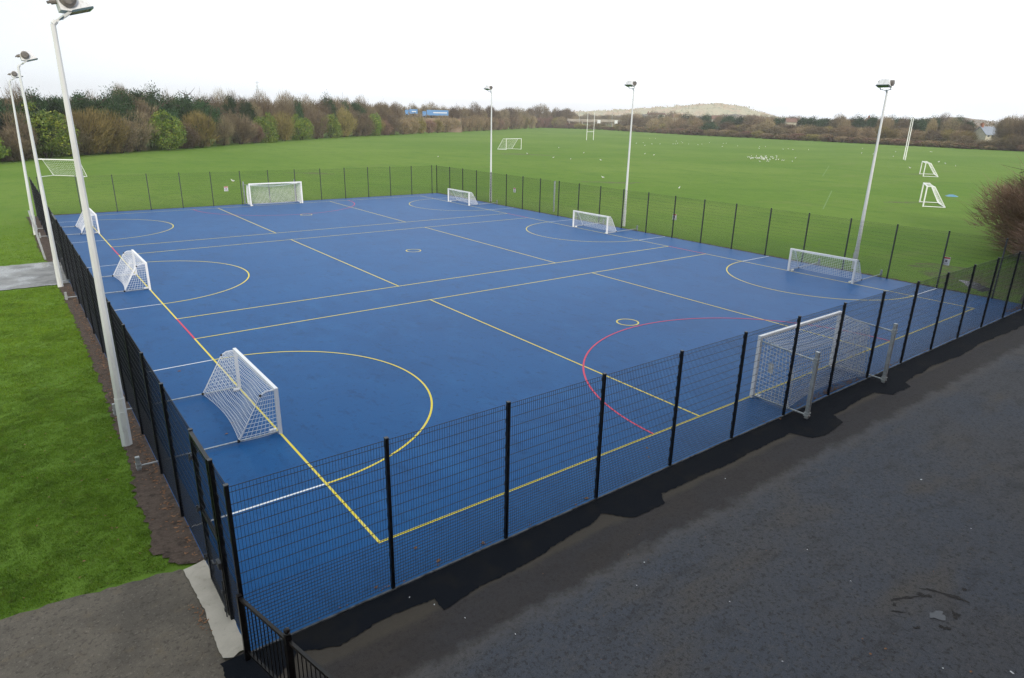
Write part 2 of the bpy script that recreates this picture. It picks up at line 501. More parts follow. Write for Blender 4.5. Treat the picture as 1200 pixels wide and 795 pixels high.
def arc(mb, cx, cy, r, a0, a1, z, w=LW, n=72):
    vs = []
    for i in range(n + 1):
        a = R_(a0 + (a1 - a0) * i / n)
        for rr in (r + w / 2, r - w / 2):
            vs.append((cx + rr * math.cos(a), cy + rr * math.sin(a), z))
    mb.add(vs, [(2 * i, 2 * i + 2, 2 * i + 3, 2 * i + 1) for i in range(n)])


XA, XB = 2.92, 33.43
YP = [(1.35, 16.53), (19.58, 34.82), (37.82, 53.12)]
seg(yl, XA, 1.325, XA, 53.145, .004)
seg(yl, XB, 1.325, XB, 53.145, .004)
for a, c in YP:
    for y in (a, c):
        seg(yl, XA - LW / 2, y, XB + LW / 2, y, .0045 if y not in (1.35, 53.12) else .0055)
    cy = (a + c) / 2
    for x in (13.02, 23.33):
        seg(yl, x, a + .03, x, c - .03, .005)
    arc(yl, 18.1, cy, .45, 0, 360, .006)
    arc(yl, XA, cy, 4.9, -90, 90, .0065)
    arc(yl, XB, cy, 4.9, 90, 270, .0065)
    for y in (cy - 4.9, cy + 4.9):
        seg(wh, 0.06, y, XA - .03, y, .007)
        seg(wh, XB + .03, y, W - .06, y, .007)
for (y0, y1) in ((16.56, 19.55), (34.85, 37.79)):
    for x in (XA, XB):
        seg(rd, x, y0, x, y1, .0075, LW + .006)
arc(rd, 18.0, 1.38, 6.95, 0, 180, .008)
arc(rd, 18.1, 53.09, 7.1, 180, 360, .008)
struct(yl.build('yellow_court_lines', M['yellow']))
struct(rd.build('red_court_lines', M['red']))
struct(wh.build('white_court_lines', M['white_line']))

# left side: soil strip, asphalt path, concrete pads
soil_l = [(-0.45, 2.9), (-0.75, 3.6), (-0.62, 4.6), (-0.66, 5.6), (-0.60, 6.75), (-0.50, 7.8), (-0.52, 9.5), (-0.45, 12.7), (-0.42, 16.2), (-0.42, 20.9), (-0.45, 25), (-0.5, 28.7)]
struct(tri_poly('soil_strip', ragged(soil_l, 0.10, 0.035, 5) + [(0.012, 28.7), (0.012, 2.70)], 0.004, M['soil']))
struct(tri_poly('soil_strip', ragged([(-0.55, 34.8), (-0.7, 40), (-0.6, 48), (-0.7, 54.6)], 0.15, 0.05, 6) + [(0.012, 54.6), (0.012, 34.8)], 0.004, M['soil']))
struct(tri_poly('soil_strip', ragged([(-0.05, L + .5), (10, L + .35), (20, L + .3), (W + .4, L + .4), (W + .35, 40), (W + .3, 20), (W + .35, 5), (W + .3, 1.2)], 0.2, 0.06, 16) + [(W + .05, 1.2), (W + .05, L + .05), (-0.05, L + .05)], -0.012, M['soil']))
pth = [(-8, 3.3), (-4.5, 3.22), (-3.08, 3.14), (-1.8, 3.0), (-0.43, 2.78)]
struct(tri_poly('asphalt_path', ragged(pth, 0.12, 0.02, 8) + [(-0.36, 2.70), (-0.30, 1.4), (-0.34, 0.05), (-0.46, -0.4), (-0.9, -4), (-3, -60), (-30, -60), (-30, 3.3)], -0.011, M['path']))
cp = [(0.012, 2.78), (-0.38, 2.70), (-0.32, 1.4), (-0.37, 0.5), (-0.36, 0.10), (-0.22, 0.02), (-0.12, 0.09), (0.012, 0.08)]
o = tri_poly('concrete_pad', ragged(cp, 0.07, 0.007, 9, True), 0.009, M['concrete'])
struct(o)
struct(tri_poly('concrete_path', ragged([(-30, 28.6), (0.0, 28.75), (0.0, 34.75), (-30, 35.1)], 0.3, 0.05, 10, True), 0.0065, M['wet_concrete']))
# behind the right-hand end: grey wet track
trk = [(37.2, 2.6), (37.6, 4.2), (40.2, 6.4), (42.5, 5.8), (44, 4.2), (50, 3.0), (60, 1.0), (60, -2.0), (48, 0.2), (42, 1.6), (39, 1.0), (37.2, 1.3)]
struct(tri_poly('muddy_track', ragged(trk, 0.3, 0.12, 12, True), -0.024, M['mud']))
struct(tri_poly('track_puddle', ragged([(37.6, 2.4), (38.2, 3.2), (39.6, 4.2), (40.0, 3.7), (39.2, 2.8), (38.4, 2.1)], 0.2, 0.06, 13, True), -0.016, M['water']))


def blob(cx, cy, rx, ry, seed, n=40, rot=0.0, amp=.22):
    r = random.Random(seed)
    ph = [r.uniform(0, 6.28) for _ in range(5)]
    out = []
    for i in range(n):
        a = 2 * PI * i / n
        k = 1 + amp * (math.sin(2 * a + ph[0]) * .5 + math.sin(3 * a + ph[1]) * .4 + math.sin(5 * a + ph[2]) * .35 + math.sin(9 * a + ph[3]) * .2)
        x, y = rx * k * math.cos(a), ry * k * math.sin(a)
        out.append((cx + x * math.cos(rot) - y * math.sin(rot), cy + x * math.sin(rot) + y * math.cos(rot)))
    return out


# worn, broken patch with a puddle on the yard
for k_, (px, py, rx, ry, rt) in enumerate([(1060, 700, .22, .035, -.45), (1095, 692, .20, .03, -.95), (1122, 700, .14, .05, -1.5), (1083, 697, .10, .05, -.7), (1052, 716, .10, .02, -.7), (1107, 735, .07, .05, -.6), (1120, 720, .06, .08, -.5), (1075, 735, .05, .025, -.6), (1048, 708, .05, .02, .2), (1130, 690, .05, .03, .6)]):
    q = un(px, py)
    struct(tri_poly('pothole', blob(q.x, q.y, rx, ry, 60 + k_, rot=rt, amp=.75), -0.0155 + .0004 * k_, M['rim']))
p2 = un(1099, 721)
struct(tri_poly('yard_puddle', blob(p2.x, p2.y, .17, .085, 6, rot=-.5, amp=.45), -0.0075, M['water']))
# worn mud in front of the field goals and centre
for (px, py, rx, ry, sd) in ((1060, 237, 2.6, .8, 31), (1072, 204, 2.6, .9, 32), (1100, 312, 1.6, .8, 33), (612, 181, 7, 2.5, 34), (365, 203, 3, 1.2, 35), (720, 214, 3.0, 1.5, 36)):
    q = un(px, py)
    struct(tri_poly('worn_mud', blob(q.x, q.y, rx, ry, sd, rot=-.6, amp=.5), -0.0255, M['mud']))
for (a, c) in (((971.5, 194.5), (964, 206.6)), ((974.8, 223.5), (964.5, 245))):
    p, q = un(*a), un(*c)
    b = MB()
    seg(b, p.x, p.y, q.x, q.y, -0.024, .12)
    struct(b.build('faint_pitch_line', M['faint']))

# ------------------------------------------------------------------ mesh fence
FH = 2.99


def panel_mesh(w, name='mesh_panel', h=FH - .04, fine=1.05):
    b = MB()
    n = max(2, round(w / .05))
    for i in range(n + 1):
        x = w * i / n
        b.box(x - .0016, x + .0016, -.0025, .0025, .03, h)
    zs = []
    z = .05
    while z < h:
        zs.append(z)
        z += .0667 if z < fine else .2
    zs.append(h - .01)
    for z in zs:
        b.box(0, w, -.0080, -.0028, z - .0016, z + .0016)
        b.box(0, w, .0028, .0080, z - .0016, z + .0016)
    return b.mesh(name, M['wire'])


def post_mesh(h=FH):
    b = MB()
    b.box(-.03, .03, -.03, .03, 0, h)
    return b.mesh('post', M['black'])


def clip_strip():
    b = MB()
    b.box(-.022, .022, .031, .036, .08, 2.94)
    for k in range(11):
        z = .12 + k * .27
        b.box(-.029, .029, .0362, .048, z, z + .09)
    return b.mesh('clamp_bar', M['clip'])


def cap_mesh():
    b = MB()
    b.box(-.034, .034, -.034, .034, FH, FH + .015)
    return b.mesh('post_cap', M['clip'])


PM = {}
POST, CLIP, CAP = post_mesh(), clip_strip(), cap_mesh()


def fence(label, origin, rz, xs, skip=(), group='mesh fences around the court', last_post=True, first_post=True):
    """posts at distances xs along the local x axis; panels between them. outside is local -y"""
    t = empty('mesh_fence', origin, label, 'fence', group, rz)
    for i, x in enumerate(xs):
        if (i == 0 and not first_post) or (i == len(xs) - 1 and not last_post):
            continue
        p = link('post', POST, t, (x, 0, 0))
        link('clamp_bar', CLIP, p)
        link('post_cap', CAP, p)
    for i in range(len(xs) - 1):
        if i in skip:
            continue
        w = round(xs[i + 1] - xs[i] - .05, 3)
        if w not in PM:
            PM[w] = panel_mesh(w)
        link('mesh_panel', PM[w], t, (xs[i] + .025, .020, 0))
    return t


P = 2.52
near_x = [P * i for i in range(14)] + [34.95, W]
near_x = [P * i for i in range(15)] + [W]
fence('black mesh fence along the near side of the blue court beside the dark tarmac', (0, 0, 0), 0, near_x)
# right side: outside is +x ; run from near corner to far corner, rotate so local x = +y, outside local -y = +x
ry = [0.0] + [1.56 + P * k for k in range(21)] + [L]
fence('black mesh fence along the right side between the court and the playing field', (W, 0, 0), PI / 2, ry, first_post=False)
# far side: run from right far corner to left: local x = -x, outside (local -y) = +y
fx = [0.46 + P * k for k in range(15)]
fxs = [0.0] + [W - (P * i + .46) for i in range(14, -1, -1)] + [W]
fence('black mesh fence along the far end of the court behind the far goal', (W, L, 0), PI, fxs, first_post=False)
# left side: run far to near: local x = -y, outside local -y = -x
ly = [0, .89, 2.14, 4.55, 6.68, 9.15] + [9.15 + P * k for k in range(1, 18)] + [L - .85, L]
ly = [v for v in ly if v < L - .9 or v == L]
lyr = [L - v for v in reversed(ly)]
n_ = len(lyr)
# gate bays: near gate (.89-2.14) ; second gate by the concrete path
gi = n_ - 3
g2 = min(range(n_ - 1), key=lambda i: abs((L - (lyr[i] + lyr[i + 1]) / 2) - 31.5))
fence('black mesh fence along the left side of the court beside the soil strip and lawn', (0, L, 0), -PI / 2, lyr, skip=(gi, g2), first_post=False, last_post=False)


def gate(label, y0, y1):
    w = y1 - y0 - .10
    t = empty('mesh_gate', (-.012, y1 - .05, 0), label, 'gate', 'mesh gates in the left fence', -PI / 2)
    b = MB()
    b.box(0, .06, -.03, .03, .05, FH).box(w - .06, w, -.03, .03, .05, FH)
    b.box(.06, w - .06, -.03, .03, FH - .05, FH).box(.06, w - .06, -.03, .03, .05, .10).box(.06, w - .06, -.025, .025, 1.46, 1.51)
    b.build('gate_frame', M['black'], t)
    link('mesh_panel', panel_mesh(round(w - .12, 3), h=FH - .05), t, (.06, -.015, 0))
    for z in (.5, 1.5, 2.5):
        b = MB()
        b.box(-.05, .05, -.075, -.034, z, z + .06).tube((0, -.07, z - .03), (0, -.07, z + .09), .018, n=8)
        b.build('hinge', M['clip'], t)
    b = MB()
    b.box(w - .13, w + .03, -.08, -.031, 1.0, 1.12).tube((w - .1, -.08, 1.06), (w - .1, -.12, 1.06), .02, n=8).bar((w - .1, -.12, 1.06), (w - .22, -.12, 1.06), .02, .02)
    b.build('latch', M['clip'], t)
    b = MB()
    b.tube((w - .03, -.05, .02), (w - .03, -.05, .75), .011, n=6).box(w - .055, w - .005, -.075, -.031, .5, .56).box(w - .055, w - .005, -.075, -.031, .14, .2)
    b.build('drop_bolt', M['clip'], t)
    return t


gate('black mesh gate beside the concrete pad at the near left corner', .89, 2.14)
gate('black mesh gate far down the left fence facing the wet concrete path', L - lyr[g2 + 1], L - lyr[g2])

# signs on the fences
def sign(label, loc, rz):
    t = empty('fence_sign', loc, label, 'sign', 'small warning signs on the fence', rz)
    b = MB()
    b.box(-.17, .17, -.004, .004, -.21, .21)
    b.build('sign_plate', M['signw'], t)
    b = MB()
    b.box(-.155, .155, -.0075, -.0045, .12, .195)
    b.box(-.155, .155, .0045, .0075, .12, .195)
    b.build('red_band', M['signr'], t)
    b = MB()
    for s in ((-.0075, -.0045), (.0045, .0075)):
        b.box(-.05, .05, s[0], s[1], -.06, .06)
        for k in range(3):
            b.box(-.12, .12 - .03 * k, s[0], s[1], -.11 - .03 * k, -.098 - .03 * k)
    b.build('print', M['signg'], t)


sign('small white and red sign on the far fence left of the far goal', (14.29, L + .055, 1.46), PI)
sign('small white and red sign on the right fence near the far lamp post', (W + .055, 40.66, 1.63), PI / 2)
sign('small white and red sign on the right fence between middle and right lamp posts', (W + .055, 21.7, 1.5), PI / 2)
sign('small white and red sign on the right fence near the muddy track', (W + .055, 3.94, 1.46), PI / 2)


# ------------------------------------------------------------------ goals
def net_surface(b, fn, nu, nv, r=.0066, cond=None):
    for i in range(nu + 1):
        for j in range(nv + 1):
            u, v = i / nu, j / nv
            p = Vector(fn(u, v))
            if i < nu:
                b.tube(p, fn((i + 1) / nu, v), r, n=3, cap=False)
            if j < nv:
                b.tube(p, fn(u, (j + 1) / nv), r, n=3, cap=False)


def small_goal(label, loc, rz, group, seed=0):
    """goal mouth along local y, mouth looks to +x, back at -x"""
    t = empty('five_a_side_goal', loc, label, 'goal', group, rz)
    hw, H, D, zk, xk = 1.85, 1.30, 1.05, 1.17, .40
    r = .042
    b = MB()
    b.box(-.045, .045, -hw - .045, -hw + .045, 0, H)
    b.build('goalpost', M['white'], t)
    b = MB()
    b.box(-.045, .045, hw - .045, hw + .045, 0, H)
    b.build('goalpost', M['white'], t)
    b = MB()
    b.box(-.045, .045, -hw + .046, hw - .046, H - .09, H - .001)
    b.build('crossbar', M['white'], t)
    for s in (-1, 1):
        y = s * (hw - .02)
        b = MB()
        b.tube((-.046, y, H - .05), (-.25, y, H - .05), .016).tube((-.25, y, H - .05), (-xk, y, zk), .016).tube((-xk, y, zk), (-D, y, .07), .016)
        b.build('side_stay', M['net'], t)
        b = MB()
        b.sphere((-xk, y, zk), .035).sphere((-D, y, .07), .045)
        b.build('stay_joint', M['rubber'], t)
        b = MB()
        b.tube((-.046, y, .06), (-3.30, y, .10), .022, n=8)
        b.build('ground_bar', M['galv'], t)
        b = MB()
        b.tube((-.05, y - s * .16, .05), (-.22, y - s * .16, .05), .05, n=10)
        b.build('wheel', M['white'], t)
        b = MB()
        b.box(-3.36, -3.27, y - .045, y + .045, -.03, .34)
        b.box(-3.37, -3.26, y - .055, y + .055, .14, .17).box(-3.37, -3.26, y - .055, y + .055, .05, .075)
        b.build('anchor_post', M['galv'], t)
    rr = random.Random(seed)
    ph = rr.uniform(0, 6)
    b = MB()
    prof = [(-.04, H - .03), (-.22, H - .07), (-xk, zk - .02), (-.56, .90), (-.72, .62), (-.88, .34), (-D + .02, .06)]

    def back(u, v):
        k = v * (len(prof) - 1)
        i = min(int(k), len(prof) - 2)
        f = k - i
        x = prof[i][0] * (1 - f) + prof[i + 1][0] * f
        z = prof[i][1] * (1 - f) + prof[i + 1][1] * f
        y = (-hw + .05) + (2 * hw - .10) * u
        edge = math.sin(PI * u)
        sag = math.sin(PI * v) * edge
        x += .10 * sag + .03 * math.sin(9 * u + ph) * sag
        z -= .09 * sag + .03 * math.sin(7 * u + 2 * ph) * sag
        if v > .8:
            x += .14 * edge * (v - .8) / .2
        return (x, y, max(z, .015))
    net_surface(b, back, 34, 16)

    for s in (-1, 1):
        def side(u, v, s=s):
            # u from the post (0) to the back stay (1), v from top to bottom
            z = (H - .08) * (1 - v) + .04 * v
            if z > zk:
                xb = -xk * (1 - (z - zk) / (H - zk) * .5)
            else:
                xb = -xk - (D - xk) * (1 - z / zk)
            return (-.05 + (xb + .05) * u, s * (hw - .02) + s * .03 * math.sin(PI * u) * math.sin(PI * v + ph), z)
        net_surface(b, side, 8, 11)
    b.build('net', M['net'], t)
    return t


gy = [8.99, 27.15, 45.42]
for i, (y, w_) in enumerate(zip(gy, ('nearest', 'middle', 'farthest'))):
    small_goal('small white goal on the left side of the court, %s of the left three' % w_, (XA, y, 0), 0, 'small white goals around the court', i)
for i, (y, w_) in enumerate(zip([8.94, 27.3, 45.75], ('nearest', 'middle', 'farthest'))):
    small_goal('small white goal on the right side of the court, %s of three' % w_, (XB, y, 0), PI, 'small white goals around the court', i + 5)


def big_goal(label, loc, rz, seed):
    t = empty('handball_goal', loc, label, 'goal', 'larger white goals tied to posts outside the fence', rz)
    hw, H = 2.37, 2.0
    for s in (-1, 1):
        b = MB()
        b.box(-.05, .05, s * hw - .05, s * hw + .05, 0, H)
        b.build('goalpost', M['white'], t)
    b = MB()
    b.box(-.05, .05, -hw + .051, hw - .051, H - .10, H - .001)
    b.build('crossbar', M['white'], t)
    for s in (-1, 1):
        y = s * (hw + .01)
        for z, nm in ((.09, 'lower_arm'), (H - .25, 'upper_arm')):
            b = MB()
            b.tube((-.05, y, z + (.10 if z > 1 else 0)), (-1.74, y, z), .024, n=8)
            b.build(nm, M['galv'], t)
        b = MB()
        b.box(-1.85, -1.75, y - .05, y + .05, -.03, H + .02)
        for z in (.06, .14, H - .30, H - .21):
            b.box(-1.87, -1.73, y - .07, y + .07, z, z + .035)
        b.build('anchor_post', M['galv'], t)
        b = MB()
        b.tube((-.07, y + s * -.16, .045), (-.20, y - s * .16, .045), .045, n=10)
        b.build('wheel', M['white'], t)
    if seed == 1:
        b = MB()
        b.box(-.50, -.40, -hw + .03, -hw + .036, 1.0, 1.25)
    b2 = MB()
    ph = seed * 1.7

    def back(u, v):
        y = (-hw + .05) + (2 * hw - .10) * u
        e = math.sin(PI * u)
        if v < .35:
            k = v / .35
            x = -.05 - 1.0 * k
            z = H - .04 - .22 * k - .12 * e * math.sin(PI * k) - .14 * e * k
        else:
            k = (v - .35) / .65
            x = -1.05 - .08 * math.sin(PI * k) - .10 * k + .28 * k * e + .10 * math.sin(6 * u + ph) * math.sin(PI * k)
            z = (H - .26 - .14 * e) * (1 - k) + .03 * k + .06 * math.sin(8 * u + ph) * k * (1 - k)
        return (x, y, max(z, .02))
    net_surface(b2, back, 40, 24, .0085)
    for s in (-1, 1):
        def side(u, v, s=s):
            z = (H - .06 - .22 * u) * (1 - v) + .04 * v
            return (-.05 - (1.0 + .08 * math.sin(PI * v) + .1 * v) * u, s * (hw - .05) + s * .05 * math.sin(PI * u) * math.sin(PI * v), z)
        net_surface(b2, side, 10, 16, .0085)
    b2.build('net', M['net'], t)
    if seed == 1:
        b = MB()
        b.box(-.55, -.40, hw - .02, hw - .012, .95, 1.25)
        b.build('sticker', M['sticker'], t)
    return t


# near goal: mouth towards +y (into court); local x -> +y is rotation 90deg
big_goal('larger white goal on the near line with its net against the mesh fence', (17.87, 1.30, 0), PI / 2, 1)
big_goal('larger white goal at the far end of the court before the far fence', (18.25, 53.10, 0), -PI / 2, 2)


# field goals : front posts A,B, back points C,D on the ground
def field_goal(label, A, B, C, D, H, top=.35):
    A, B, C, D = (Vector((p[0], p[1], 0)) for p in (A, B, C, D))
    o = (A + B) / 2
    t = empty('football_goal', (o.x, o.y, -.03), label, 'goal', 'white goals out on the playing field')
    A, B, C, D = A - o, B - o, C - o, D - o
    up = Vector((0, 0, H))
    r = .07
    for p, bk in ((A, C), (B, D)):
        b = MB()
        b.tube(p, p + up, r, n=8)
        b.build('goalpost', M['white'], t)
        b = MB()
        tk = p + (bk - p) * top + up
        b.tube(p + up, tk, r * .6).tube(tk, bk + Vector((0, 0, .05)), r * .6).tube(bk + Vector((0, 0, .05)), p + Vector((0, 0, .05)), r * .6)
        b.build('side_frame', M['white'], t)
    b = MB()
    b.tube(A + up, B + up, r, n=8)
    b.build('crossbar', M['white'], t)
    b = MB()
    b.tube(C + Vector((0, 0, .05)), D + Vector((0, 0, .05)), r * .6)
    b.build('back_bar', M['white'], t)
    b = MB()

    def back(u, v):
        f0, f1 = A + (C - A) * top, B + (D - B) * top
        pt = f0.lerp(f1, u) + up
        pb = C.lerp(D, u) + Vector((0, 0, .05))
        p = pt.lerp(pb, v)
        p.z -= .25 * math.sin(PI * v) * math.sin(PI * u)
        return p
    net_surface(b, back, 20, 10, .008)

    def roof(u, v):
        return (A.lerp(B, u) + up).lerp(A.lerp(B, u) + (C - A) * top + up, v)
    net_surface(b, roof, 20, 3, .008)
    b.build('net', M['net'], t)


def g(px, py):
    v = un(px, py)
    return (v.x, v.y)


field_goal('white football goal on grass behind the left lamp posts', g(47.8, 207.6), g(92.5, 208.6), g(62.9, 205.8), g(102, 207.2), 2.15)
field_goal('white football goal on grass beside the far lamp post', g(593.1, 175.6), g(610.7, 175.1), g(583, 175.1), g(600, 174.6), 2.8)
field_goal('farther white football goal on grass right of the right lamp post', g(1077.7, 204), g(1081.7, 206.8), g(1094.5, 204.5), g(1099.4, 207.7), 2.2)
field_goal('nearer white football goal on grass right of the right lamp post', g(1077.7, 236.8), g(1081.5, 242.1), g(1099, 238), g(1107.5, 243.6), 2.1)


def rugby(label, A, B, H, zc):
    A, B = Vector(A), Vector(B)
    o = (A + B) / 2
    t = empty('rugby_posts', (o.x, o.y, -.03), label, 'rugby posts', 'white rugby posts on the field')
    for p in (A, B):
        q = p - o
        b = MB()
        b.tube((q.x, q.y, 0), (q.x, q.y, H), .12, .08, n=8)
        b.build('upright', M['white'], t)
    b = MB()
    a, c = A - o, B - o
    b.tube((a.x, a.y, zc), (c.x, c.y, zc), .09, n=8)
    b.build('crossbar', M['white'], t)


rugby('white rugby posts on far grass seen between middle and far lamp posts', g(687.3, 164.3), g(695.2, 164.2), 12.0, 3.3)
rugby('white rugby posts seen almost edge on right of the right lamp post', g(1058.7, 187), g(1060.6, 187.8), 10.0, 3.2)


# ------------------------------------------------------------------ lamp posts
def lamp(label, loc, H, rz, lean=(0, 0)):
    t = empty('floodlight_post', loc, label, 'floodlight', 'tall floodlight posts beside the court', rz)
    t.rotation_euler = (lean[0], lean[1], rz)
    b = MB()
    b.tube((0, 0, 0), (0, 0, 1.3), .125, .118, n=8).tube((0, 0, 1.3), (0, 0, H), .105, .048, n=8)
    b.tube((0, 0, H - .25), (0, 0, H), .052, n=8)
    p = b.build('pole', M['pole'], t)
    b = MB()
    b.box(-.06, .06, -.135, -.118, .45, .95)
    b.build('access_door', M['pole'], p)
    z = H
    b = MB()
    b.tube((0, 0, z), (.06, 0, z + .07), .055, n=8).bar((.02, 0, z + .03), (.16, 0, z + .13), .08, .05)
    for s in (-1, 1):
        b.bar((.13, s * .04, z + .11), (.20, s * .27, z + .16), .045, .035)
        b.bar((.19, s * .275, z + .14), (.44, s * .275, z + .34), .03, .05)
    b.build('bracket', M['pole'], t)
    # housing: wedge with side profile, narrower on top
    pr = [(.16, .26), (.33, .25), (.70, .35), (.72, .38), (.53, .66), (.22, .64), (.12, .46)]
    wd = [.30, .33, .33, .33, .20, .20, .22]
    b = MB()
    n = len(pr)
    vs = [(x, -w, z + zz) for (x, zz), w in zip(pr, wd)] + [(x, w, z + zz) for (x, zz), w in zip(pr, wd)]
    fs = [tuple(range(n)), tuple(range(2 * n - 1, n - 1, -1))] + [(i, n + i, n + (i + 1) % n, (i + 1) % n) for i in range(n)]
    b.add(vs, fs)
    hd = b.build('housing', M['housing'], t)
    b = MB()
    b.add([(.36, -.29, z + .252), (.68, -.29, z + .340), (.68, .29, z + .340), (.36, .29, z + .252)], [(0, 1, 2, 3)])
    b.add([(.36, -.29, z + .242), (.68, -.29, z + .330), (.68, .29, z + .330), (.36, .29, z + .242)], [(3, 2, 1, 0)])
    b.build('glass', M['lampglass'], t)
    b = MB()
    b.bar((.35, -.335, z + .25), (.72, -.335, z + .362), .025, .04).bar((.35, .335, z + .25), (.72, .335, z + .362), .025, .04).bar((.725, -.34, z + .362), (.725, .34, z + .362), .025, .04)
    b.build('glass_frame', M['lampglass'], hd)
    b = MB()
    b.tube((.30, -.38, z + .47), (.30, -.24, z + .47), .15, n=18).tube((.30, -.41, z + .47), (.30, -.38, z + .47), .10, .14, n=18)
    b.build('gear_cap', M['cap'], t, smooth=False)
    b = MB()
    b.tube((.30, .24, z + .47), (.30, .38, z + .47), .15, n=18)
    b.build('gear_cap', M['cap'], t, smooth=False)
    b = MB()
    b.tube((.15, 0, z + .46), (.02, 0, z + .42), .065, .055, n=12).tube((.02, 0, z + .42), (-.04, 0, z + .40), .03, n=8)
    b.build('rear_cap', M['cap'], t)


lamp('tall pale floodlight post at left, nearest of the left three beside lawn', (-.42, 8.73, -.02), 9.70, 0, (0, .009))
lamp('tall pale floodlight post at left, middle of three, by the concrete path', (-.41, 28.16, -.02), 9.72, 0, (0, .011))
lamp('tall pale floodlight post at left, farthest of the left three', (-.56, 45.24, -.02), 9.6, 0, (0, .034))
lamp('tall pale floodlight post on the right, in front of the field, closest to camera', (37.36, 8.95, -.02), 9.75, PI)
lamp('tall pale floodlight post in the middle of the three at the right fence', (37.36, 27.44, -.02), 10.2, PI)
lamp('tall pale floodlight post on the right side farthest away near far corner', (37.37, 45.85, -.02), 10.3, PI)

for lab, loc, h, rot in (('square galvanised steel post on grass outside the right fence', (38.0, 36.8, -.03), 2.74, (0, 0, 0)),
                         ('thin leaning steel post on grass by the left lamp posts', (-.58, 35.73, -.03), 2.75, (0.0, -.10, 0))):
    b = MB()
    b.box(-.05, .05, -.05, .05, 0, h).box(-.055, .055, -.055, .055, h, h + .012)
    o = tag(b.build('steel_post', M['galv'], loc=loc), lab, 'post')
    o.rotation_euler = rot

# ------------------------------------------------------------------ railing at the bottom left
t = empty('vertical_bar_railing', (0, 0, 0), 'black vertical bar railing with ball topped posts at the bottom left', 'railing')
ra, rb = Vector((-.05, -.12, 0)), Vector((.24, -1.38, 0))
dr = (rb - ra).normalized()
H = 1.2
pts = [ra, rb, rb + dr * 1.9, rb + dr * 3.8]
for i in range(3):
    a, c = pts[i], pts[i + 1]
    b = MB()
    b.bar(a + dr * .03 + Vector((0, 0, H - .05)), c - dr * .03 + Vector((0, 0, H - .05)), .045, .045)
    b.build('top_rail', M['rail'], t)
    b = MB()
    b.bar(a + dr * .03 + Vector((0, 0, .16)), c - dr * .03 + Vector((0, 0, .16)), .045, .04)
    b.build('bottom_rail', M['rail'], t)
    ln = (c - a).length
    k = int(ln / .105)
    for j in range(1, k):
        p = a + dr * (ln * j / k)
        b = MB()
        b.tube(p + Vector((0, 0, .16)), p + Vector((0, 0, H - .07)), .009, n=6)
        b.build('bar', M['rail'], t)
for i, p in enumerate(pts):
    b = MB()
    w = .035 if i == 0 else .04
    hh = H + (.0 if i == 0 else .06)
    b.box(p.x - w, p.x + w, p.y - w, p.y + w, -.02, hh)
    o = b.build('post', M['rail'], t)
    if i:
        b = MB()
        b.tube((p.x, p.y, hh), (p.x, p.y, hh + .02), .045, n=12)
        b.sphere((p.x, p.y, hh + .06), .045, 14, 10)
        b.build('ball_finial', M['rail'], o, smooth=True)

# ------------------------------------------------------------------ grass blades on the near lawn
def blades(n, x0, x1, y0, y1, hmin, hmax, wmul=1.0, edge=None):
    X = NP.uniform(x0, x1, n)
    Y = NP.uniform(y0, y1, n)
    k = 3.0

    def vnoise(freq, sd):
        g_ = np.random.RandomState(sd).uniform(-1, 1, (64, 512))
        u, v = (X + 9) * freq, (Y + 9) * freq
        i0, j0 = np.floor(u).astype(int), np.floor(v).astype(int)
        fu, fv = u - i0, v - j0
        fu, fv = fu * fu * (3 - 2 * fu), fv * fv * (3 - 2 * fv)
        q = lambda a, b_: g_[a % 64, b_ % 512]
        return (q(i0, j0) * (1 - fu) + q(i0 + 1, j0) * fu) * (1 - fv) + (q(i0, j0 + 1) * (1 - fu) + q(i0 + 1, j0 + 1) * fu) * fv
    clump = vnoise(4.5, 1) * .55 + vnoise(11, 2) * .45
    c2 = vnoise(1.3, 3)
    keep = NP.uniform(0, 1, n) < (.56 + .45 * clump + .30 * c2)
    if edge is not None:
        ey = np.array([p[1] for p in edge])
        ex = np.array([p[0] for p in edge])
        lim = np.interp(Y, ey, ex) + .05 * np.sin(Y * 9) + .04 * np.sin(Y * 23 + 1) + NP.normal(0, .045, n)
        keep &= X < lim
        keep &= Y > 2.95 - .08 * (X + .4) + .03 * np.sin(X * 11) + NP.normal(0, .02, n)
    X, Y, clump = X[keep], Y[keep], clump[keep]
    n = len(X)
    a = NP.uniform(0, 2 * PI, n)
    h = NP.uniform(hmin, hmax, n) * (1 + .35 * clump)
    w = NP.uniform(.0028, .0055, n) * wmul
    lean = NP.uniform(.3, 1.2, n) * h
    la = NP.uniform(0, 2 * PI, n)
    base = np.stack([X, Y, np.full(n, -.03)], 1)
    s = np.stack([np.cos(a) * w, np.sin(a) * w, np.zeros(n)], 1)
    tip = base + np.stack([np.cos(la) * lean, np.sin(la) * lean, h], 1)
    V = np.stack([base - s, base + s, tip], 1).reshape(-1, 3)
    F = np.arange(len(V)).reshape(-1, 3)
    return V, F


edge = [(x, y) for x, y in soil_l] + [(-.5, 28.6)]
V1, F1 = blades(300000, -4.2, -.1, 2.8, 14, .020, .048, 1.1, edge)
V2, F2 = blades(150000, -3.6, -.1, 14, 28.5, .022, .050, 2.0, edge)
V3, F3 = blades(60000, -3.8, -.45, 35.2, 60, .025, .055, 3.0)
kp = NP.uniform(0, 1, len(V3) // 3) < np.clip((58 - V3[::3, 1]) / 22, 0, 1) ** 1.6
V3 = V3.reshape(-1, 3, 3)[kp].reshape(-1, 3)
V = np.concatenate([V1, V2, V3])
F = np.arange(len(V)).reshape(-1, 3)
o = link('lawn_grass', npmesh('lawn_grass', V, F, M['blade']))
tag(o, 'short green lawn grass left of the soil strip', 'grass', None, 'stuff')


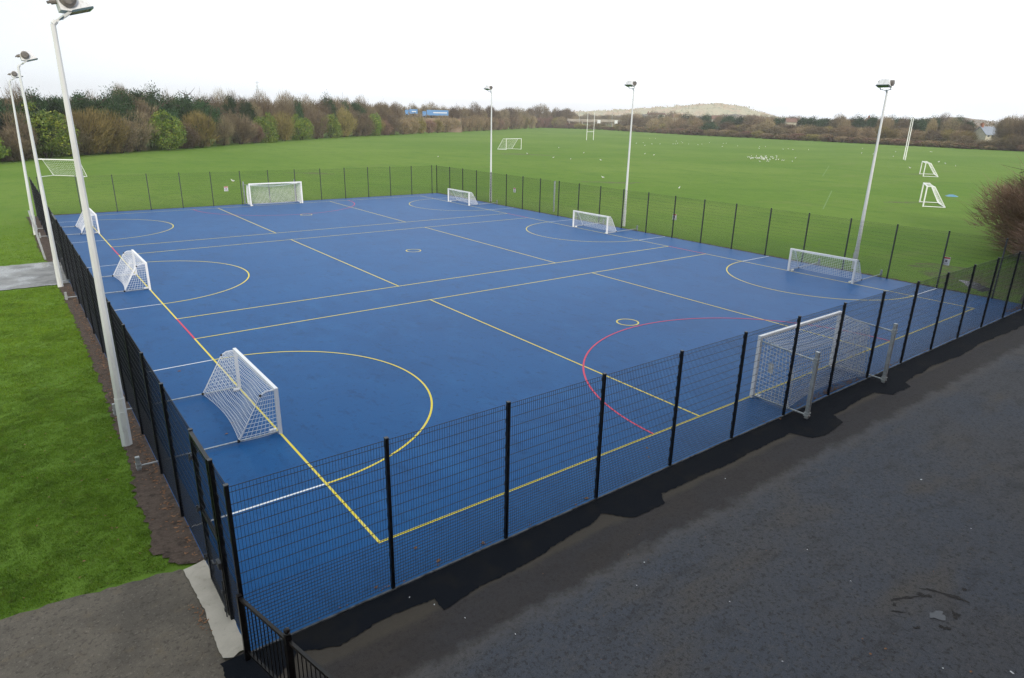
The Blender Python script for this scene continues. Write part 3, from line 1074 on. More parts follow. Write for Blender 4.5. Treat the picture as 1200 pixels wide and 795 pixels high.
# ------------------------------------------------------------------ leaves and litter
def leaf_mesh(r, s=.05):
    b = MB()
    n = 7
    c = (0, 0, s * .25)
    pts = []
    for i in range(n):
        a = 2 * PI * i / n + r.uniform(-.2, .2)
        k = s * (r.uniform(.55, 1.1))
        pts.append((k * math.cos(a), k * .75 * math.sin(a), r.uniform(.0, .35) * s))
    b.add([c] + pts, [(0, 1 + i, 1 + (i + 1) % n) for i in range(n)])
    b.tube((s * .8, 0, .002), (s * 1.4, .01, .006), .0015, n=3)
    return b


lm_ = [leaf_mesh(random.Random(i), .055).mesh('fallen_leaf', M['leaf']) for i in range(4)]
lp = [(140, 412), (199, 588), (272, 494), (265, 510), (243, 465), (487, 643), (514, 656.5), (565, 637), (675, 592), (690, 583), (757, 524), (440, 690), (895, 492), (914, 500), (1029, 727), (1010, 748)]
lp = [(210, 435.5), (272, 496), (265.5, 509), (487, 642.5), (514, 658), (441, 689), (566, 637), (674.5, 592), (687, 584.5), (758, 525.5), (760, 536), (895, 494.5), (914, 491), (1011, 748.5), (1038, 760), (1020, 766), (1138, 787)]
for i, (px, py) in enumerate(lp):
    v = un(px, py)
    o = link('fallen_leaf', lm_[i % 4], None, (v.x, v.y, .006 if v.y > 0 and v.x > 0 else -.008), rnd.uniform(0, 6))
    k = rnd.uniform(.7, 1.1) * (1 if v.y > 0 or px < 1000 else .5)
    o.scale = (k, k, k)
    w_ = 'lying on the blue court' if v.y > 0.02 else 'lying on the dark tarmac by the fence'
    tag(o, 'curled brown fallen leaf ' + w_, 'leaf', 'fallen leaves ' + ('on the court' if v.y > 0.02 else 'on the tarmac'))
b = MB()
LV, LF = [], []


def scatter(n, fn, s0=.018, s1=.045):
    for _ in range(n):
        x, y = fn()
        s = rnd.uniform(s0, s1)
        a = rnd.uniform(0, 6.28)
        k = len(LV)
        z = rnd.uniform(0.0, .012)
        for q in range(4):
            aa = a + q * PI / 2
            rr = s * (1.25 if q % 2 == 0 else .6)
            LV.append((x + rr * math.cos(aa), y + rr * math.sin(aa), z + rnd.uniform(0, .5) * s))
        LF.append((k, k + 1, k + 2, k + 3))


scatter(420, lambda: (-.06 - abs(rnd.gauss(0, .10)), rnd.uniform(2.8, 28)))
scatter(160, lambda: (rnd.gauss(-.2, .13), rnd.uniform(4, 18)))
scatter(60, lambda: (rnd.uniform(-2.8, -.4), rnd.uniform(3.2, 16)), .012, .03)
scatter(260, lambda: (W + .04 + abs(rnd.gauss(0, .12)), rnd.choice((rnd.uniform(5, 15), rnd.uniform(24, 32), rnd.uniform(40, 52)))))
scatter(220, lambda: (rnd.uniform(16, 36), .05 + abs(rnd.gauss(0, .05))), .018, .04)
scatter(120, lambda: (rnd.gauss(18.3, .9), .05 + abs(rnd.gauss(0, .12))), .02, .05)
scatter(60, lambda: (rnd.uniform(1, 16), .04 + abs(rnd.gauss(0, .03))), .01, .025)
scatter(45, lambda: (rnd.gauss(-.42, .05), rnd.gauss(1.25, .2)), .01, .03)
scatter(120, lambda: (rnd.uniform(34, 36.2), .06 + abs(rnd.gauss(0, .2))), .02, .05)
scatter(70, lambda: (rnd.uniform(4, 14), rnd.uniform(-7, -1.2)), .006, .014)
o = link('leaf_litter', npmesh('leaf_litter', np.array(LV), np.array(LF), M['leaf']))
tag(o, 'brown dead leaves gathered along the foot of the fences', 'leaves', None, 'stuff')
lit = [(946, 644), (855, 705), (997, 681), (1079.5, 562), (1138, 619.5), (509, 708.5), (480, 700), (604, 743), (746, 686), (1186, 788), (1105, 783), (917, 775), (850, 561), (755, 659), (545, 724)]
for i, (px, py) in enumerate(lit):
    v = un(px, py)
    b = MB()
    s = .013 if i not in (3, 9) else .028
    b.add([(-s, -s * .6, 0), (s, -s * .5, .002), (s * 1.1, s * .5, .006), (0, s * .8, .009), (-s, s * .5, .003), (0, 0, .012)], [(0, 1, 5), (1, 2, 5), (2, 3, 5), (3, 4, 5), (4, 0, 5)])
    o = b.build('litter_scrap', M['litter'], loc=(v.x, v.y, -.005))
    o.rotation_euler = (0, 0, rnd.uniform(0, 6))
    tag(o, 'tiny pale scrap of litter lying on the dark tarmac yard', 'litter', 'scraps of litter on the tarmac')
v = un(1115, 230)
b = MB()
n = 14
vs, fs = [(0, 0, .22)], []
for k in range(2):
    for i in range(n):
        a = 2 * PI * i / n
        rr = (.35 if k == 0 else .8) * rnd.uniform(.8, 1.2)
        vs.append((rr * math.cos(a), rr * .8 * math.sin(a), (.15 if k == 0 else .0) * rnd.uniform(.6, 1.4)))
for i in range(n):
    fs.append((0, 1 + i, 1 + (i + 1) % n))
    fs.append((1 + i, 1 + n + i, 1 + n + (i + 1) % n, 1 + (i + 1) % n))
b.add(vs, fs)
tag(b.build('crumpled_sheet', M['bluebag'], loc=(v.x, v.y, -.028)), 'crumpled blue sheet lying on grass beside the nearer right field goal', 'sheet')


# ------------------------------------------------------------------ gulls
def gull_proto():
    t = bpy.data.objects.new('gull', None)
    COL.objects.link(t)
    b = MB()
    rings = [(-.20, .012, .16), (-.14, .04, .155), (-.05, .072, .15), (.04, .075, .16), (.10, .055, .19), (.135, .035, .24), (.15, .036, .285), (.175, .034, .30), (.20, .012, .295)]
    n = 8
    vs = []
    for x, r, z in rings:
        for k in range(n):
            a = 2 * PI * k / n
            vs.append((x, r * math.cos(a), z + r * math.sin(a)))
    fs = []
    for i in range(len(rings) - 1):
        for k in range(n):
            fs.append((i * n + k, i * n + (k + 1) % n, (i + 1) * n + (k + 1) % n, (i + 1) * n + k))
    fs += [tuple(range(n - 1, -1, -1)), tuple(range((len(rings) - 1) * n, len(rings) * n))]
    b.add(vs, fs)
    b.build('body', M['gull'], t, True)
    b = MB()
    for s in (-1, 1):
        b.add([(.06, s * .078, .17), (-.02, s * .085, .20), (-.20, s * .03, .175), (-.24, s * .012, .165), (-.10, s * .078, .14)], [(0, 1, 2, 3, 4) if s > 0 else (4, 3, 2, 1, 0)])
    b.build('wings', M['gullg'], t)
    b = MB()
    b.tube((.20, 0, .295), (.245, 0, .285), .011, .003, n=5)
    for s in (-1, 1):
        b.tube((.0, s * .03, .10), (.0, s * .03, 0), .005, n=4).tube((0, s * .03, .004), (.05, s * .04, .004), .006, .003, n=4)
    b.build('beak_and_legs', M['gullb'], t)
    return t


Z6 = [(28, 343), (78, 355), (78, 405), (131, 412), (107, 315), (140, 315), (68, 340), (120, 347), (167, 347), (243, 346), (258, 346), (270, 343), (298, 340), (293, 333), (262, 330), (335, 347), (390, 352), (413, 348), (457, 338), (538, 343), (555, 342), (532, 362), (622, 358), (750, 363), (785, 363), (748, 373), (888, 378), (918, 375), (946, 381), (1038, 382), (960, 430), (942, 450)]
bp = [(740 + x / 5, 100 + y / 5, 0) for x, y in Z6]
Z3 = [(615, 373), (468, 400), (590, 419), (670, 426), (731, 397), (810, 431), (53, 415), (820, 513), (1175, 562)]
bp += [(500 + x / 3.973, 80 + y / 3.973, 0) for x, y in Z3]
Z7 = [(262, 363), (247, 394), (350, 465), (478, 363), (487, 364), (530, 427), (571, 438), (634, 452), (122, 378), (50, 372), (57, 342)]
bp += [(1000 + x / 5.3, 110 + y / 5.3, 0) for x, y in Z7]
bp += [(273, 213.5, 0)]
for i in range(46):
    bp.append((rnd.gauss(893, 7.5), rnd.gauss(186.3, 1.3), 1))
for x, y in ((690, 425), (703, 417), (712, 430), (850, 430), (860, 440), (880, 445), (892, 444), (845, 440), (788, 418), (757, 420)):
    bp.append((740 + x / 5, 100 + y / 5, 1))
gp = gull_proto()
for i, (px, py, fl) in enumerate(bp):
    v = un(px, py)
    o = gp if i == 0 else copy_tree(gp)
    o.location = (v.x, v.y, -.03)
    o.rotation_euler = (0, 0, rnd.uniform(0, 6.28))
    k = 1.05 * rnd.uniform(.9, 1.15)
    o.scale = (k, k, k)
    if fl:
        tag(o, 'white gull standing in the dense flock on the far grass', 'gull', 'gulls in the dense flock')
    elif px < 400:
        tag(o, 'lone white gull on the grass just beyond the far fence', 'gull')
    else:
        tag(o, 'white gull standing apart on the grass away from the dense flock', 'gull', 'gulls scattered over the field')

# ------------------------------------------------------------------ trees
def rot_rand(n, sd):
    r = np.random.RandomState(sd)
    v = r.normal(size=(n, 3))
    return v / np.linalg.norm(v, axis=1)[:, None]


def crown_pts(n, sd, top_flat=.0, shell=.55, lob=9):
    """points through an uneven unit crown: x,y in -.5...5, z in 0..1"""
    r = np.random.RandomState(sd)
    d = rot_rand(n, sd + 1)
    rad = shell + (1 - shell) * r.uniform(0, 1, n) ** .6
    rad *= r.uniform(.25, 1, n) ** .25
    lobes = rot_rand(lob, sd + 2)
    amp = r.uniform(.6, 1.12, lob)
    dots = d @ lobes.T
    k = np.argmax(dots, 1)
    rad *= amp[k] * (.82 + .25 * dots[np.arange(n), k])
    p = d * rad[:, None]
    return p, d


def twig_crown(name, m, sd, n=4200, ln=(.06, .15), w=(.0022, .006), low=.02, upw=.8, elong=1.0):
    r = np.random.RandomState(sd)
    p, d = crown_pts(n, sd, shell=.35)
    P0 = np.stack([p[:, 0] * .5, p[:, 1] * .5, .52 + p[:, 2] * .47], 1)
    if low == 0 or upw > 1:
        P0[:, 2] -= .06
        kk = r.uniform(0, 1, n) < .16
        P0[kk, 2] *= r.uniform(.05, .5, kk.sum())
        P0[kk, :2] *= .95
    P0[:, 2] = np.maximum(P0[:, 2], low)
    dr = d * np.array([.8, .8, .5]) + np.array([0, 0, upw]) + r.normal(0, .35, (n, 3))
    dr /= np.linalg.norm(dr, axis=1)[:, None]
    l = r.uniform(*ln, n)[:, None]
    s = np.cross(dr, rot_rand(n, sd + 5))
    s /= np.linalg.norm(s, axis=1)[:, None] + 1e-9
    s *= r.uniform(*w, n)[:, None]
    A, B = P0 - s, P0 + s
    T = P0 + dr * l
    V = np.stack([A, B, T], 1).reshape(-1, 3)
    V[:, 2] = np.maximum(V[:, 2], .0)
    return npmesh(name, V, np.arange(len(V)).reshape(-1, 3), m)


def leaf_crown(name, m, sd, n=5000, size=(.015, .03), clumps=0, cr=.11, shell=.75, zc=.52, zr=.47, flat=1.0, taper=0.0):
    r = np.random.RandomState(sd)
    if clumps:
        c, _ = crown_pts(clumps, sd, shell=.35, lob=7)
        idx = r.randint(0, clumps, n)
        off = r.normal(size=(n, 3)) * np.array([cr, cr, cr * flat])
        p = c[idx] * np.array([.5, .5, zr]) + off * r.uniform(.5, 1.3, clumps)[idx][:, None]
    else:
        p, _ = crown_pts(n, sd, shell=shell, lob=16)
        p = p * np.array([.5, .5, zr])
        p += r.normal(0, .012, p.shape)
    p[:, 2] += zc
    if taper:
        k = np.clip(1.15 - taper * (p[:, 2] - .3), .12, 1.2)
        p[:, 0] *= k
        p[:, 1] *= k
    p[:, 2] = np.clip(p[:, 2], .0, 1.03)
    a = rot_rand(n, sd + 7)
    bq = np.cross(a, rot_rand(n, sd + 8))
    bq /= np.linalg.norm(bq, axis=1)[:, None] + 1e-9
    s = r.uniform(*size, n)[:, None]
    V = np.stack([p - a * s, p + bq * s * .55, p + a * s, p - bq * s * .55], 1).reshape(-1, 3)
    return npmesh(name, V, np.arange(len(V)).reshape(-1, 4), m)


def trunk_mesh(name, sd, kind='bare', n_l=9):
    r = random.Random(sd)
    b = MB()
    if kind == 'shrub':
        for i in range(7):
            a = r.uniform(0, 6.28)
            p = Vector((.03 * math.cos(a), .03 * math.sin(a), 0))
            q = Vector((r.uniform(.12, .3) * math.cos(a), r.uniform(.12, .3) * math.sin(a), r.uniform(.35, .55)))
            e = q + Vector((.1 * math.cos(a), .1 * math.sin(a), .35))
            b.tube(p, q, .011, .007, 5, False).tube(q, e, .007, .002, 4, False)
    else:
        pts = [Vector((0, 0, 0))]
        H_ = .88 if kind == 'pine' else .6
        for i in range(1, 6):
            pts.append(Vector((r.gauss(0, .012), r.gauss(0, .012), H_ * i / 5)))
        for i in range(5):
            b.tube(pts[i], pts[i + 1], .022 * (1 - i * .16), .022 * (1 - (i + 1) * .16), 7, False)
        for i in range(n_l):
            z = r.uniform(.22, H_)
            k = min(int(z / H_ * 5), 4)
            p = pts[k].lerp(pts[k + 1], z / H_ * 5 - k)
            a = r.uniform(0, 6.28)
            l = r.uniform(.16, .38)
            u_ = r.uniform(.25, .9) if kind != 'pine' else r.uniform(-.05, .35)
            q = p + Vector((math.cos(a) * l * .6, math.sin(a) * l * .6, l * u_ * .8))
            e = q + Vector((math.cos(a + .3) * l * .5, math.sin(a + .3) * l * .5, l * u_))
            b.tube(p, q, .009, .005, 5, False).tube(q, e, .005, .0015, 4, False)
    return b.mesh(name, M['bark'])


KINDS = {}
for i in range(3):
    KINDS.setdefault('brown', []).append((twig_crown('crown', M['twig_brown'], 100 + i, 5200), trunk_mesh('trunk', 100 + i)))
    KINDS.setdefault('olive', []).append((twig_crown('crown', M['twig_olive'], 120 + i, 5600, upw=1.1), trunk_mesh('stems', 120 + i, 'shrub')))
    KINDS.setdefault('shrub', []).append((twig_crown('crown', M['twig_brown'], 140 + i, 5200, low=.0), trunk_mesh('stems', 140 + i, 'shrub')))
    KINDS.setdefault('pine', []).append((leaf_crown('crown', M['needle'], 160 + i, 6500, (.010, .024), clumps=34, cr=.085, zc=.56, zr=.40, flat=.55), trunk_mesh('trunk', 160 + i, 'pine')))
    KINDS.setdefault('laurel', []).append((leaf_crown('crown', M['laurel'], 180 + i, 6500, (.014, .028), shell=.78, taper=.55, zc=.47, zr=.50), trunk_mesh('stems', 180 + i, 'shrub')))
for i in range(3):
    KINDS.setdefault('tan', []).append((twig_crown('crown', M['twig_tan'], 240 + i, 5000, low=.0), trunk_mesh('stems', 240 + i, 'shrub')))
for i in range(2):
    KINDS.setdefault('red', []).append((twig_crown('crown', M['twig_red'], 200 + i, 4600, low=.0), trunk_mesh('stems', 200 + i, 'shrub')))
    KINDS.setdefault('bramble', []).append((leaf_crown('crown', M['bramble'], 220 + i, 2600, (.02, .05), shell=.5, zc=.35, zr=.5), trunk_mesh('stems', 220 + i, 'shrub')))
NAMES = {'brown': 'bare_tree', 'olive': 'bare_shrub', 'shrub': 'bare_shrub', 'pine': 'pine_tree', 'laurel': 'evergreen_shrub', 'red': 'bare_shrub', 'tan': 'bare_shrub', 'bramble': 'bramble_bush'}
CATS = {'brown': 'tree', 'olive': 'shrub', 'shrub': 'shrub', 'pine': 'tree', 'laurel': 'shrub', 'red': 'shrub', 'tan': 'shrub', 'bramble': 'bush'}
LOOK = {'brown': 'bare brown winter tree', 'olive': 'bare shrub with golden olive twigs', 'shrub': 'bare brown twiggy shrub', 'pine': 'dark green pine tree', 'laurel': 'bright green evergreen shrub', 'red': 'bare reddish brown shrub', 'tan': 'bare tan coloured shrub', 'bramble': 'low rusty brown bramble bush'}
ntree = [0]


def tree(kind, x, y, w, h, where, label=None):
    cr, tr = rnd.choice(KINDS[kind])
    if label:
        t = empty(NAMES[kind], (x, y, -.04), label, CATS[kind])
    else:
        t = empty(NAMES[kind], (x, y, -.04), LOOK[kind] + ' ' + where, CATS[kind], LOOK[kind] + 's ' + where)
    t.rotation_euler = (0, 0, rnd.uniform(0, 6.28))
    t.scale = (w, w, h)
    link('crown', cr, t)
    link('stems' if 'shrub' in NAMES[kind] or 'bush' in NAMES[kind] else 'trunk', tr, t)
    ntree[0] += 1
    return t


BASE = [(-90, 205), (0, 191), (90, 183), (200, 176), (300, 168), (400, 161), (500, 156.5), (640, 150), (700, 152), (800, 158), (1000, 168), (1200, 178), (1300, 184)]


def base_y(px):
    for (a, ya), (c, yc) in zip(BASE, BASE[1:]):
        if a <= px <= c:
            return ya + (yc - ya) * (px - a) / (c - a)
    return BASE[-1][1]


def put(kind, px, wpx, top, off, where, label=None):
    """tree whose foot is off metres behind the edge of the field under px"""
    v = un(px, base_y(px))
    d = Vector((v.x - CAM.x, v.y - CAM.y)).normalized()
    # keep it at the same image column: move along the viewing direction
    x, y = v.x + d.x * off, v.y + d.y * off
    dist = (Vector((x, y, 0)) - CAM).dot(FW)
    k = 0
    # height so that its top lands on row `top`
    lo_, hi_ = 0.3, 60
    for _ in range(30):
        m_ = (lo_ + hi_) / 2
        if pix((x, y, m_))[1] > top:
            lo_ = m_
        else:
            hi_ = m_
    h = max(1.0, lo_)
    w = wpx * dist / FPX * 1.03
    return tree(kind, x, y, w, h, where, label)


WL = 'in the belt along the left field edge'
WF = 'in the far belt across the field'
# explicit near part of the left belt, front row
for n_, (px, w_, tp) in enumerate([(-8, 36, 156), (57, 60, 119), (197, 42, 127), (313, 29, 131), (353, 27, 133), (388, 25, 132), (439, 18, 131)]):
    lab = ['bright green evergreen shrub at the left picture edge', 'large yellow green evergreen shrub behind the left floodlight posts', 'rounded green evergreen shrub under the tallest dark pines',
           'bright evergreen shrub right of the rounded one, above the far goal', 'bright evergreen shrub in the middle of three close together', 'bright evergreen shrub, right one of three close together', 'small upright dark green evergreen shrub where the pines end'][n_]
    put('laurel', px, w_, tp, .6 if n_ not in (1,) else 2.5, WL, lab)
for px, w_, tp, kd in [(18, 46, 150, 'shrub'), (30, 40, 128, 'shrub'), (103, 62, 117, 'olive'), (128, 52, 124, 'olive'), (143, 44, 135, 'shrub'), (163, 42, 128, 'shrub'), (85, 40, 140, 'shrub'), (236, 52, 121, 'olive'), (262, 40, 132, 'shrub'), (283, 46, 130, 'shrub'), (298, 34, 140, 'red'), (218, 36, 142, 'shrub'),
                      (333, 34, 128, 'olive'), (371, 30, 126, 'shrub'), (403, 30, 124, 'olive'), (418, 26, 130, 'shrub'), (428, 24, 131, 'shrub'), (455, 26, 131, 'shrub'), (4, 40, 165, 'shrub')]:
    put(kd, px, w_, tp, rnd.uniform(.5, 3), WL)
# pines of the left belt, back rows
for px, w_, tp in [(-20, 50, 92), (5, 40, 97), (35, 34, 101), (58, 40, 104), (80, 36, 101), (105, 40, 98), (128, 30, 104), (150, 36, 99), (168, 46, 92), (188, 34, 97), (206, 26, 104), (224, 34, 98), (240, 24, 106), (274, 24, 102), (292, 24, 108), (388, 18, 107), (404, 18, 110), (418, 20, 112), (352, 14, 110)]:
    put('pine', px, w_, tp, rnd.uniform(9, 15), WL)
for i in range(22):
    px = rnd.uniform(-40, 250)
    put(rnd.choice(['pine', 'pine', 'pine', 'brown']), px, rnd.uniform(30, 44), rnd.uniform(101, 114), rnd.uniform(5, 9), WL)
for i in range(46):
    px = -60 + i * 11.2 + rnd.uniform(-4, 4)
    tp = 106 + 10 * (px > 200) * min(1, (px - 200) / 250) + rnd.uniform(-4, 7)
    put('pine' if px < 235 and rnd.random() < .65 else 'brown', px, rnd.uniform(26, 38) * (1 if px < 250 else .8), tp, rnd.uniform(14, 24), WL)
put('brown', 152, 30, 90, 16, WL, 'tall bare pale tree rising above the pines in the left belt')
# further along the left belt (300 -> 640)
px = 440
while px < 662:
    f = (px - 440) / 220
    w0 = 20 - 8 * f
    put(rnd.choice(['shrub', 'tan', 'olive', 'tan', 'brown', 'tan', 'red']), px, w0 * rnd.uniform(1, 1.4), 136.5 - 2 * f + rnd.uniform(-1.5, 1.5), rnd.uniform(1, 5), WL)
    px += w0 * .55
px = 290
while px < 665:
    f = (px - 290) / 375
    if not (470 < px < 532):
        put(rnd.choice(['brown', 'brown', 'brown', 'pine' if px < 430 else 'brown']), px, (26 - 12 * f) * rnd.uniform(.9, 1.3), 113 + 13 * f + rnd.uniform(-3, 3.5), rnd.uniform(12, 30), WL)
    px += (11 - 4 * f)
for px in (463, 474, 486, 498, 508, 520, 531, 543):
    put('brown', px, 18, rnd.uniform(117.5, 121.5) + (3 if px > 500 else 0), 95 + rnd.uniform(0, 10), WL)
# far belt : low scrub, then trees, then pines
px = 640
while px < 1240:
    f = (px - 640) / 600
    w0 = 11 + 12 * f
    by = base_y(px)
    put(rnd.choice(['bramble', 'bramble', 'tan', 'red', 'olive', 'tan']), px, w0 * rnd.uniform(1.0, 1.6), by - rnd.uniform(5, 9) - 3 * f, rnd.uniform(1, 6), WF)
    px += w0 * .6
px = 640
while px < 1230:
    f = (px - 640) / 600
    w0 = 13 + 9 * f
    by = base_y(px)
    tp = by - (13 + 13 * f) + rnd.uniform(-3, 3)
    if not (676 < px < 728) and not (1133 < px < 1170):
        put(rnd.choice(['tan', 'shrub', 'olive', 'tan', 'brown', 'tan']), px, w0 * rnd.uniform(1, 1.5), tp, rnd.uniform(14, 40), WF)
    px += w0 * .5
px = 735
while px < 1230:
    f = (px - 735) / 495
    tp = 133.0 + 2.5 * f + rnd.uniform(-2.6, 3.2)
    if not (1133 < px < 1172):
        put(rnd.choice(['pine', 'pine', 'tan', 'brown']), px, rnd.uniform(13, 22), tp, rnd.uniform(70, 110), WF)
    px += rnd.uniform(4, 6.5)
px = 640
while px < 745:
    put('brown', px, rnd.uniform(12, 18), 131.5 + rnd.uniform(-3, 2) + (3 if 670 < px < 735 else 0), rnd.uniform(230, 260), WF)
    px += 6
for px, w_, tp, kd, off in [(1186, 34, 134, 'brown', 18), (1174, 30, 133, 'brown', 26), (1198, 36, 136, 'brown', 12), (1126, 26, 142, 'brown', 50), (1110, 24, 140, 'brown', 46), (1184, 24, 153, 'olive', 8), (1130, 26, 158, 'shrub', 6), (1150, 26, 163, 'shrub', 5), (1168, 24, 160, 'shrub', 6), (1190, 30, 158, 'shrub', 5)]:
    put(kd, px, w_, tp, off, WF)
put('pine', 830, 22, 139, 3, WF, 'dark dense evergreen tree standing forward at the far field edge')

# dense distant woodland behind both belts: a far-off wood that reads as one mass
b = MB()
VV, FF = [], []
r = np.random.RandomState(77)


def wood(pxa, pxb, off0, off1, n, ha, hb):
    P_ = []
    for i in range(n):
        px = r.uniform(pxa, pxb)
        v = un(px, base_y(px))
        d = Vector((v.x - CAM.x, v.y - CAM.y)).normalized()
        of = r.uniform(off0, off1)
        P_.append((v.x + d.x * of, v.y + d.y * of, r.uniform(.05, 1) ** .7 * r.uniform(ha, hb)))
    return np.array(P_)


pts_ = np.concatenate([wood(-60, 460, 16, 40, 26000, 7, 9.5), wood(420, 660, 40, 60, 9000, 7, 10), wood(640, 1240, 100, 150, 26000, 6, 12)])
n = len(pts_)
a = rot_rand(n, 9)
a[:, 2] = np.abs(a[:, 2]) + .3
c_ = np.cross(a, rot_rand(n, 10))
sz = r.uniform(.35, .95, n)[:, None]
V = np.stack([pts_ - c_ * sz * .35, pts_ + c_ * sz * .35, pts_ + a * sz], 1).reshape(-1, 3)
V[:, 2] = np.maximum(V[:, 2], -.03)
o = link('far_woodland', npmesh('far_woodland', V, np.arange(len(V)).reshape(-1, 3), M['twig_brown']))
tag(o, 'dim brown undergrowth and woodland massed behind the tree belts', 'woodland', None, 'stuff')

# ------------------------------------------------------------------ near bushes at the right edge
def big_bush(sd, n, m):
    r = np.random.RandomState(sd)
    p, d = crown_pts(n, sd, shell=.25, lob=30)
    P0 = np.stack([p[:, 0] * .47, p[:, 1] * .47, .40 + p[:, 2] * .55], 1)
    lowk = P0[:, 2] < .02
    P0[lowk, 2] = r.uniform(.02, .35, lowk.sum())
    P0[:, 2] = np.maximum(P0[:, 2], .0)
    org = np.array([0, 0, .0])
    dr = (P0 - org)
    dr /= np.linalg.norm(dr, axis=1)[:, None] + 1e-9
    dr = dr + r.normal(0, .32, (n, 3))
    dr /= np.linalg.norm(dr, axis=1)[:, None]
    l = np.where(r.uniform(0, 1, n) < .06, r.uniform(.13, .26, n), r.uniform(.03, .12, n))[:, None]
    s = np.cross(dr, rot_rand(n, sd + 5))
    s /= np.linalg.norm(s, axis=1)[:, None] + 1e-9
    s *= r.uniform(.0010, .0026, n)[:, None]
    V = np.stack([P0 - s, P0 + s, P0 + dr * l], 1).reshape(-1, 3)
    V[:, 2] = np.maximum(V[:, 2], 0)
    return npmesh('crown', V, np.arange(len(V)).reshape(-1, 3), m)


bb = [big_bush(301, 42000, M['twig_red']), big_bush(302, 42000, M['twig_brown'])]


def stems(sd):
    r = random.Random(sd)
    b = MB()
    for i in range(16):
        a = r.uniform(0, 6.28)
        p = Vector((.04 * math.cos(a), .04 * math.sin(a), 0))
        s = r.uniform(.08, .30)
        for k in range(4):
            q = p + Vector((math.cos(a) * s * .26, math.sin(a) * s * .26, r.uniform(.12, .24)))
            b.tube(p, q, .006 * (1 - k * .22), .006 * (1 - (k + 1) * .22), 5, False)
            if k:
                for _ in range(2):
                    e = q + Vector((r.gauss(0, .09), r.gauss(0, .09), r.uniform(.03, .12)))
                    b.tube(q, e, .0028, .0008, 4, False)
            p = q
            a += r.uniform(-.5, .5)
    return b.mesh('stems', M['bark'])


st_ = [stems(1), stems(2)]
for i, (x, y, w_, h_, lab) in enumerate([(51.8, 3.0, 10.0, 6.9, 'bare reddish twiggy bush leaning over the right end of the fence'), (60, 3.2, 12, 7.6, 'bare brown bush behind the reddish bush at the right edge'), (44.5, -0.6, 8, 4.8, 'bare reddish bush nearest the yard at the right edge'), (71, 5.5, 9, 5.6, 'bare brown bush beyond the others at the right edge, over the grass')]):
    t = empty('bare_bush', (x, y, -.04), lab, 'bush', 'bare bushes at the right edge', rnd.uniform(0, 6))
    t.scale = (w_, w_, h_)
    link('crown', bb[i % 2], t)
    link('stems', st_[i % 2], t)

# ------------------------------------------------------------------ far things: hill, bridge, lorries, houses, mast
def along(px, dist, z=0.0):
    d = ray(px, base_y(px) - 10)
    d = Vector((d.x, d.y)).normalized()
    return Vector((CAM.x + d.x * dist, CAM.y + d.y * dist, z)), d


# hill as terrain
hc, hd = along(836, 2600)
sd_ = Vector((hd.y, -hd.x))
nx, ny = 90, 24
V, F = [], []
for j in range(ny + 1):
    for i in range(nx + 1):
        u = (i / nx - .5) * 2
        v = j / ny * 2 - 1
        # profile across: main dome right of centre, long low shoulder on both sides
        xs = u * 900
        prof = 50 * math.exp(-((xs - 40) / 170) ** 2) + 30 * math.exp(-((xs + 190) / 200) ** 2) + 22 * math.exp(-((xs + 480) / 260) ** 2) + 10
        prof *= (1 - abs(u) ** 6)
        hgt = prof * math.cos(v * PI / 2) ** .8 + 3.0 * math.sin(i * 1.7 + j) * (1 - abs(v)) + rnd.uniform(-2.2, 2.2) * (1 - abs(v))
        p = hc + Vector((sd_.x * xs + hd.x * v * 300, sd_.y * xs + hd.y * v * 300, 0))
        V.append((p.x, p.y, max(hgt, -1)))
for j in range(ny):
    for i in range(nx):
        k = j * (nx + 1) + i
        F.append((k, k + 1, k + nx + 2, k + nx + 1))
HV = np.array(V)
ii = NP.randint(0, len(HV), 9000)
ii = ii[HV[ii, 2] > 6]
hp = HV[ii] + NP.normal(0, 9, (len(ii), 3)) * np.array([1, 1, .05])
ha = rot_rand(len(ii), 41)
ha[:, 2] = np.abs(ha[:, 2]) + .4
hcx = np.cross(ha, rot_rand(len(ii), 42))
hs = NP.uniform(2.0, 4.6, (len(ii), 1))
hvv = np.stack([hp - hcx * hs * .6, hp + hcx * hs * .6, hp + ha * hs], 1).reshape(-1, 3)
tag(link('hill_woodland', npmesh('hill_woodland', hvv, np.arange(len(hvv)).reshape(-1, 3), M['hillwood'])), 'pale sunlit woodland covering the distant hill', 'woodland', None, 'stuff')
o = link('hill', npmesh('hill', np.array(V), np.array(F), M['hill'], True))
struct(o)
# low rolling ridge across the whole distance
V, F = [], []
nx = 240
for j in range(3):
    for i in range(nx + 1):
        px = -120 + i * 1450 / nx
        dd = 1500 + j * 120
        p, d = along(min(px, 1290), dd)
        d = ray(px, 150)
        d = Vector((d.x, d.y)).normalized()
        z = [-1, 1, .8][j] * (20 + 4 * math.sin(i * .13) + 3 * math.sin(i * .31 + 1) + rnd.uniform(-.9, .9)) if j else -1
        V.append((CAM.x + d.x * dd, CAM.y + d.y * dd, z))
for j in range(2):
    for i in range(nx):
        k = j * (nx + 1) + i
        F.append((k, k + 1, k + nx + 2, k + nx + 1))
struct(link('wooded_ridge', npmesh('wooded_ridge', np.array(V), np.array(F), M['farwood'])))

# road embankment behind the left belt carrying the lorries
pa, pb = un(455, base_y(455)), un(560, base_y(560))


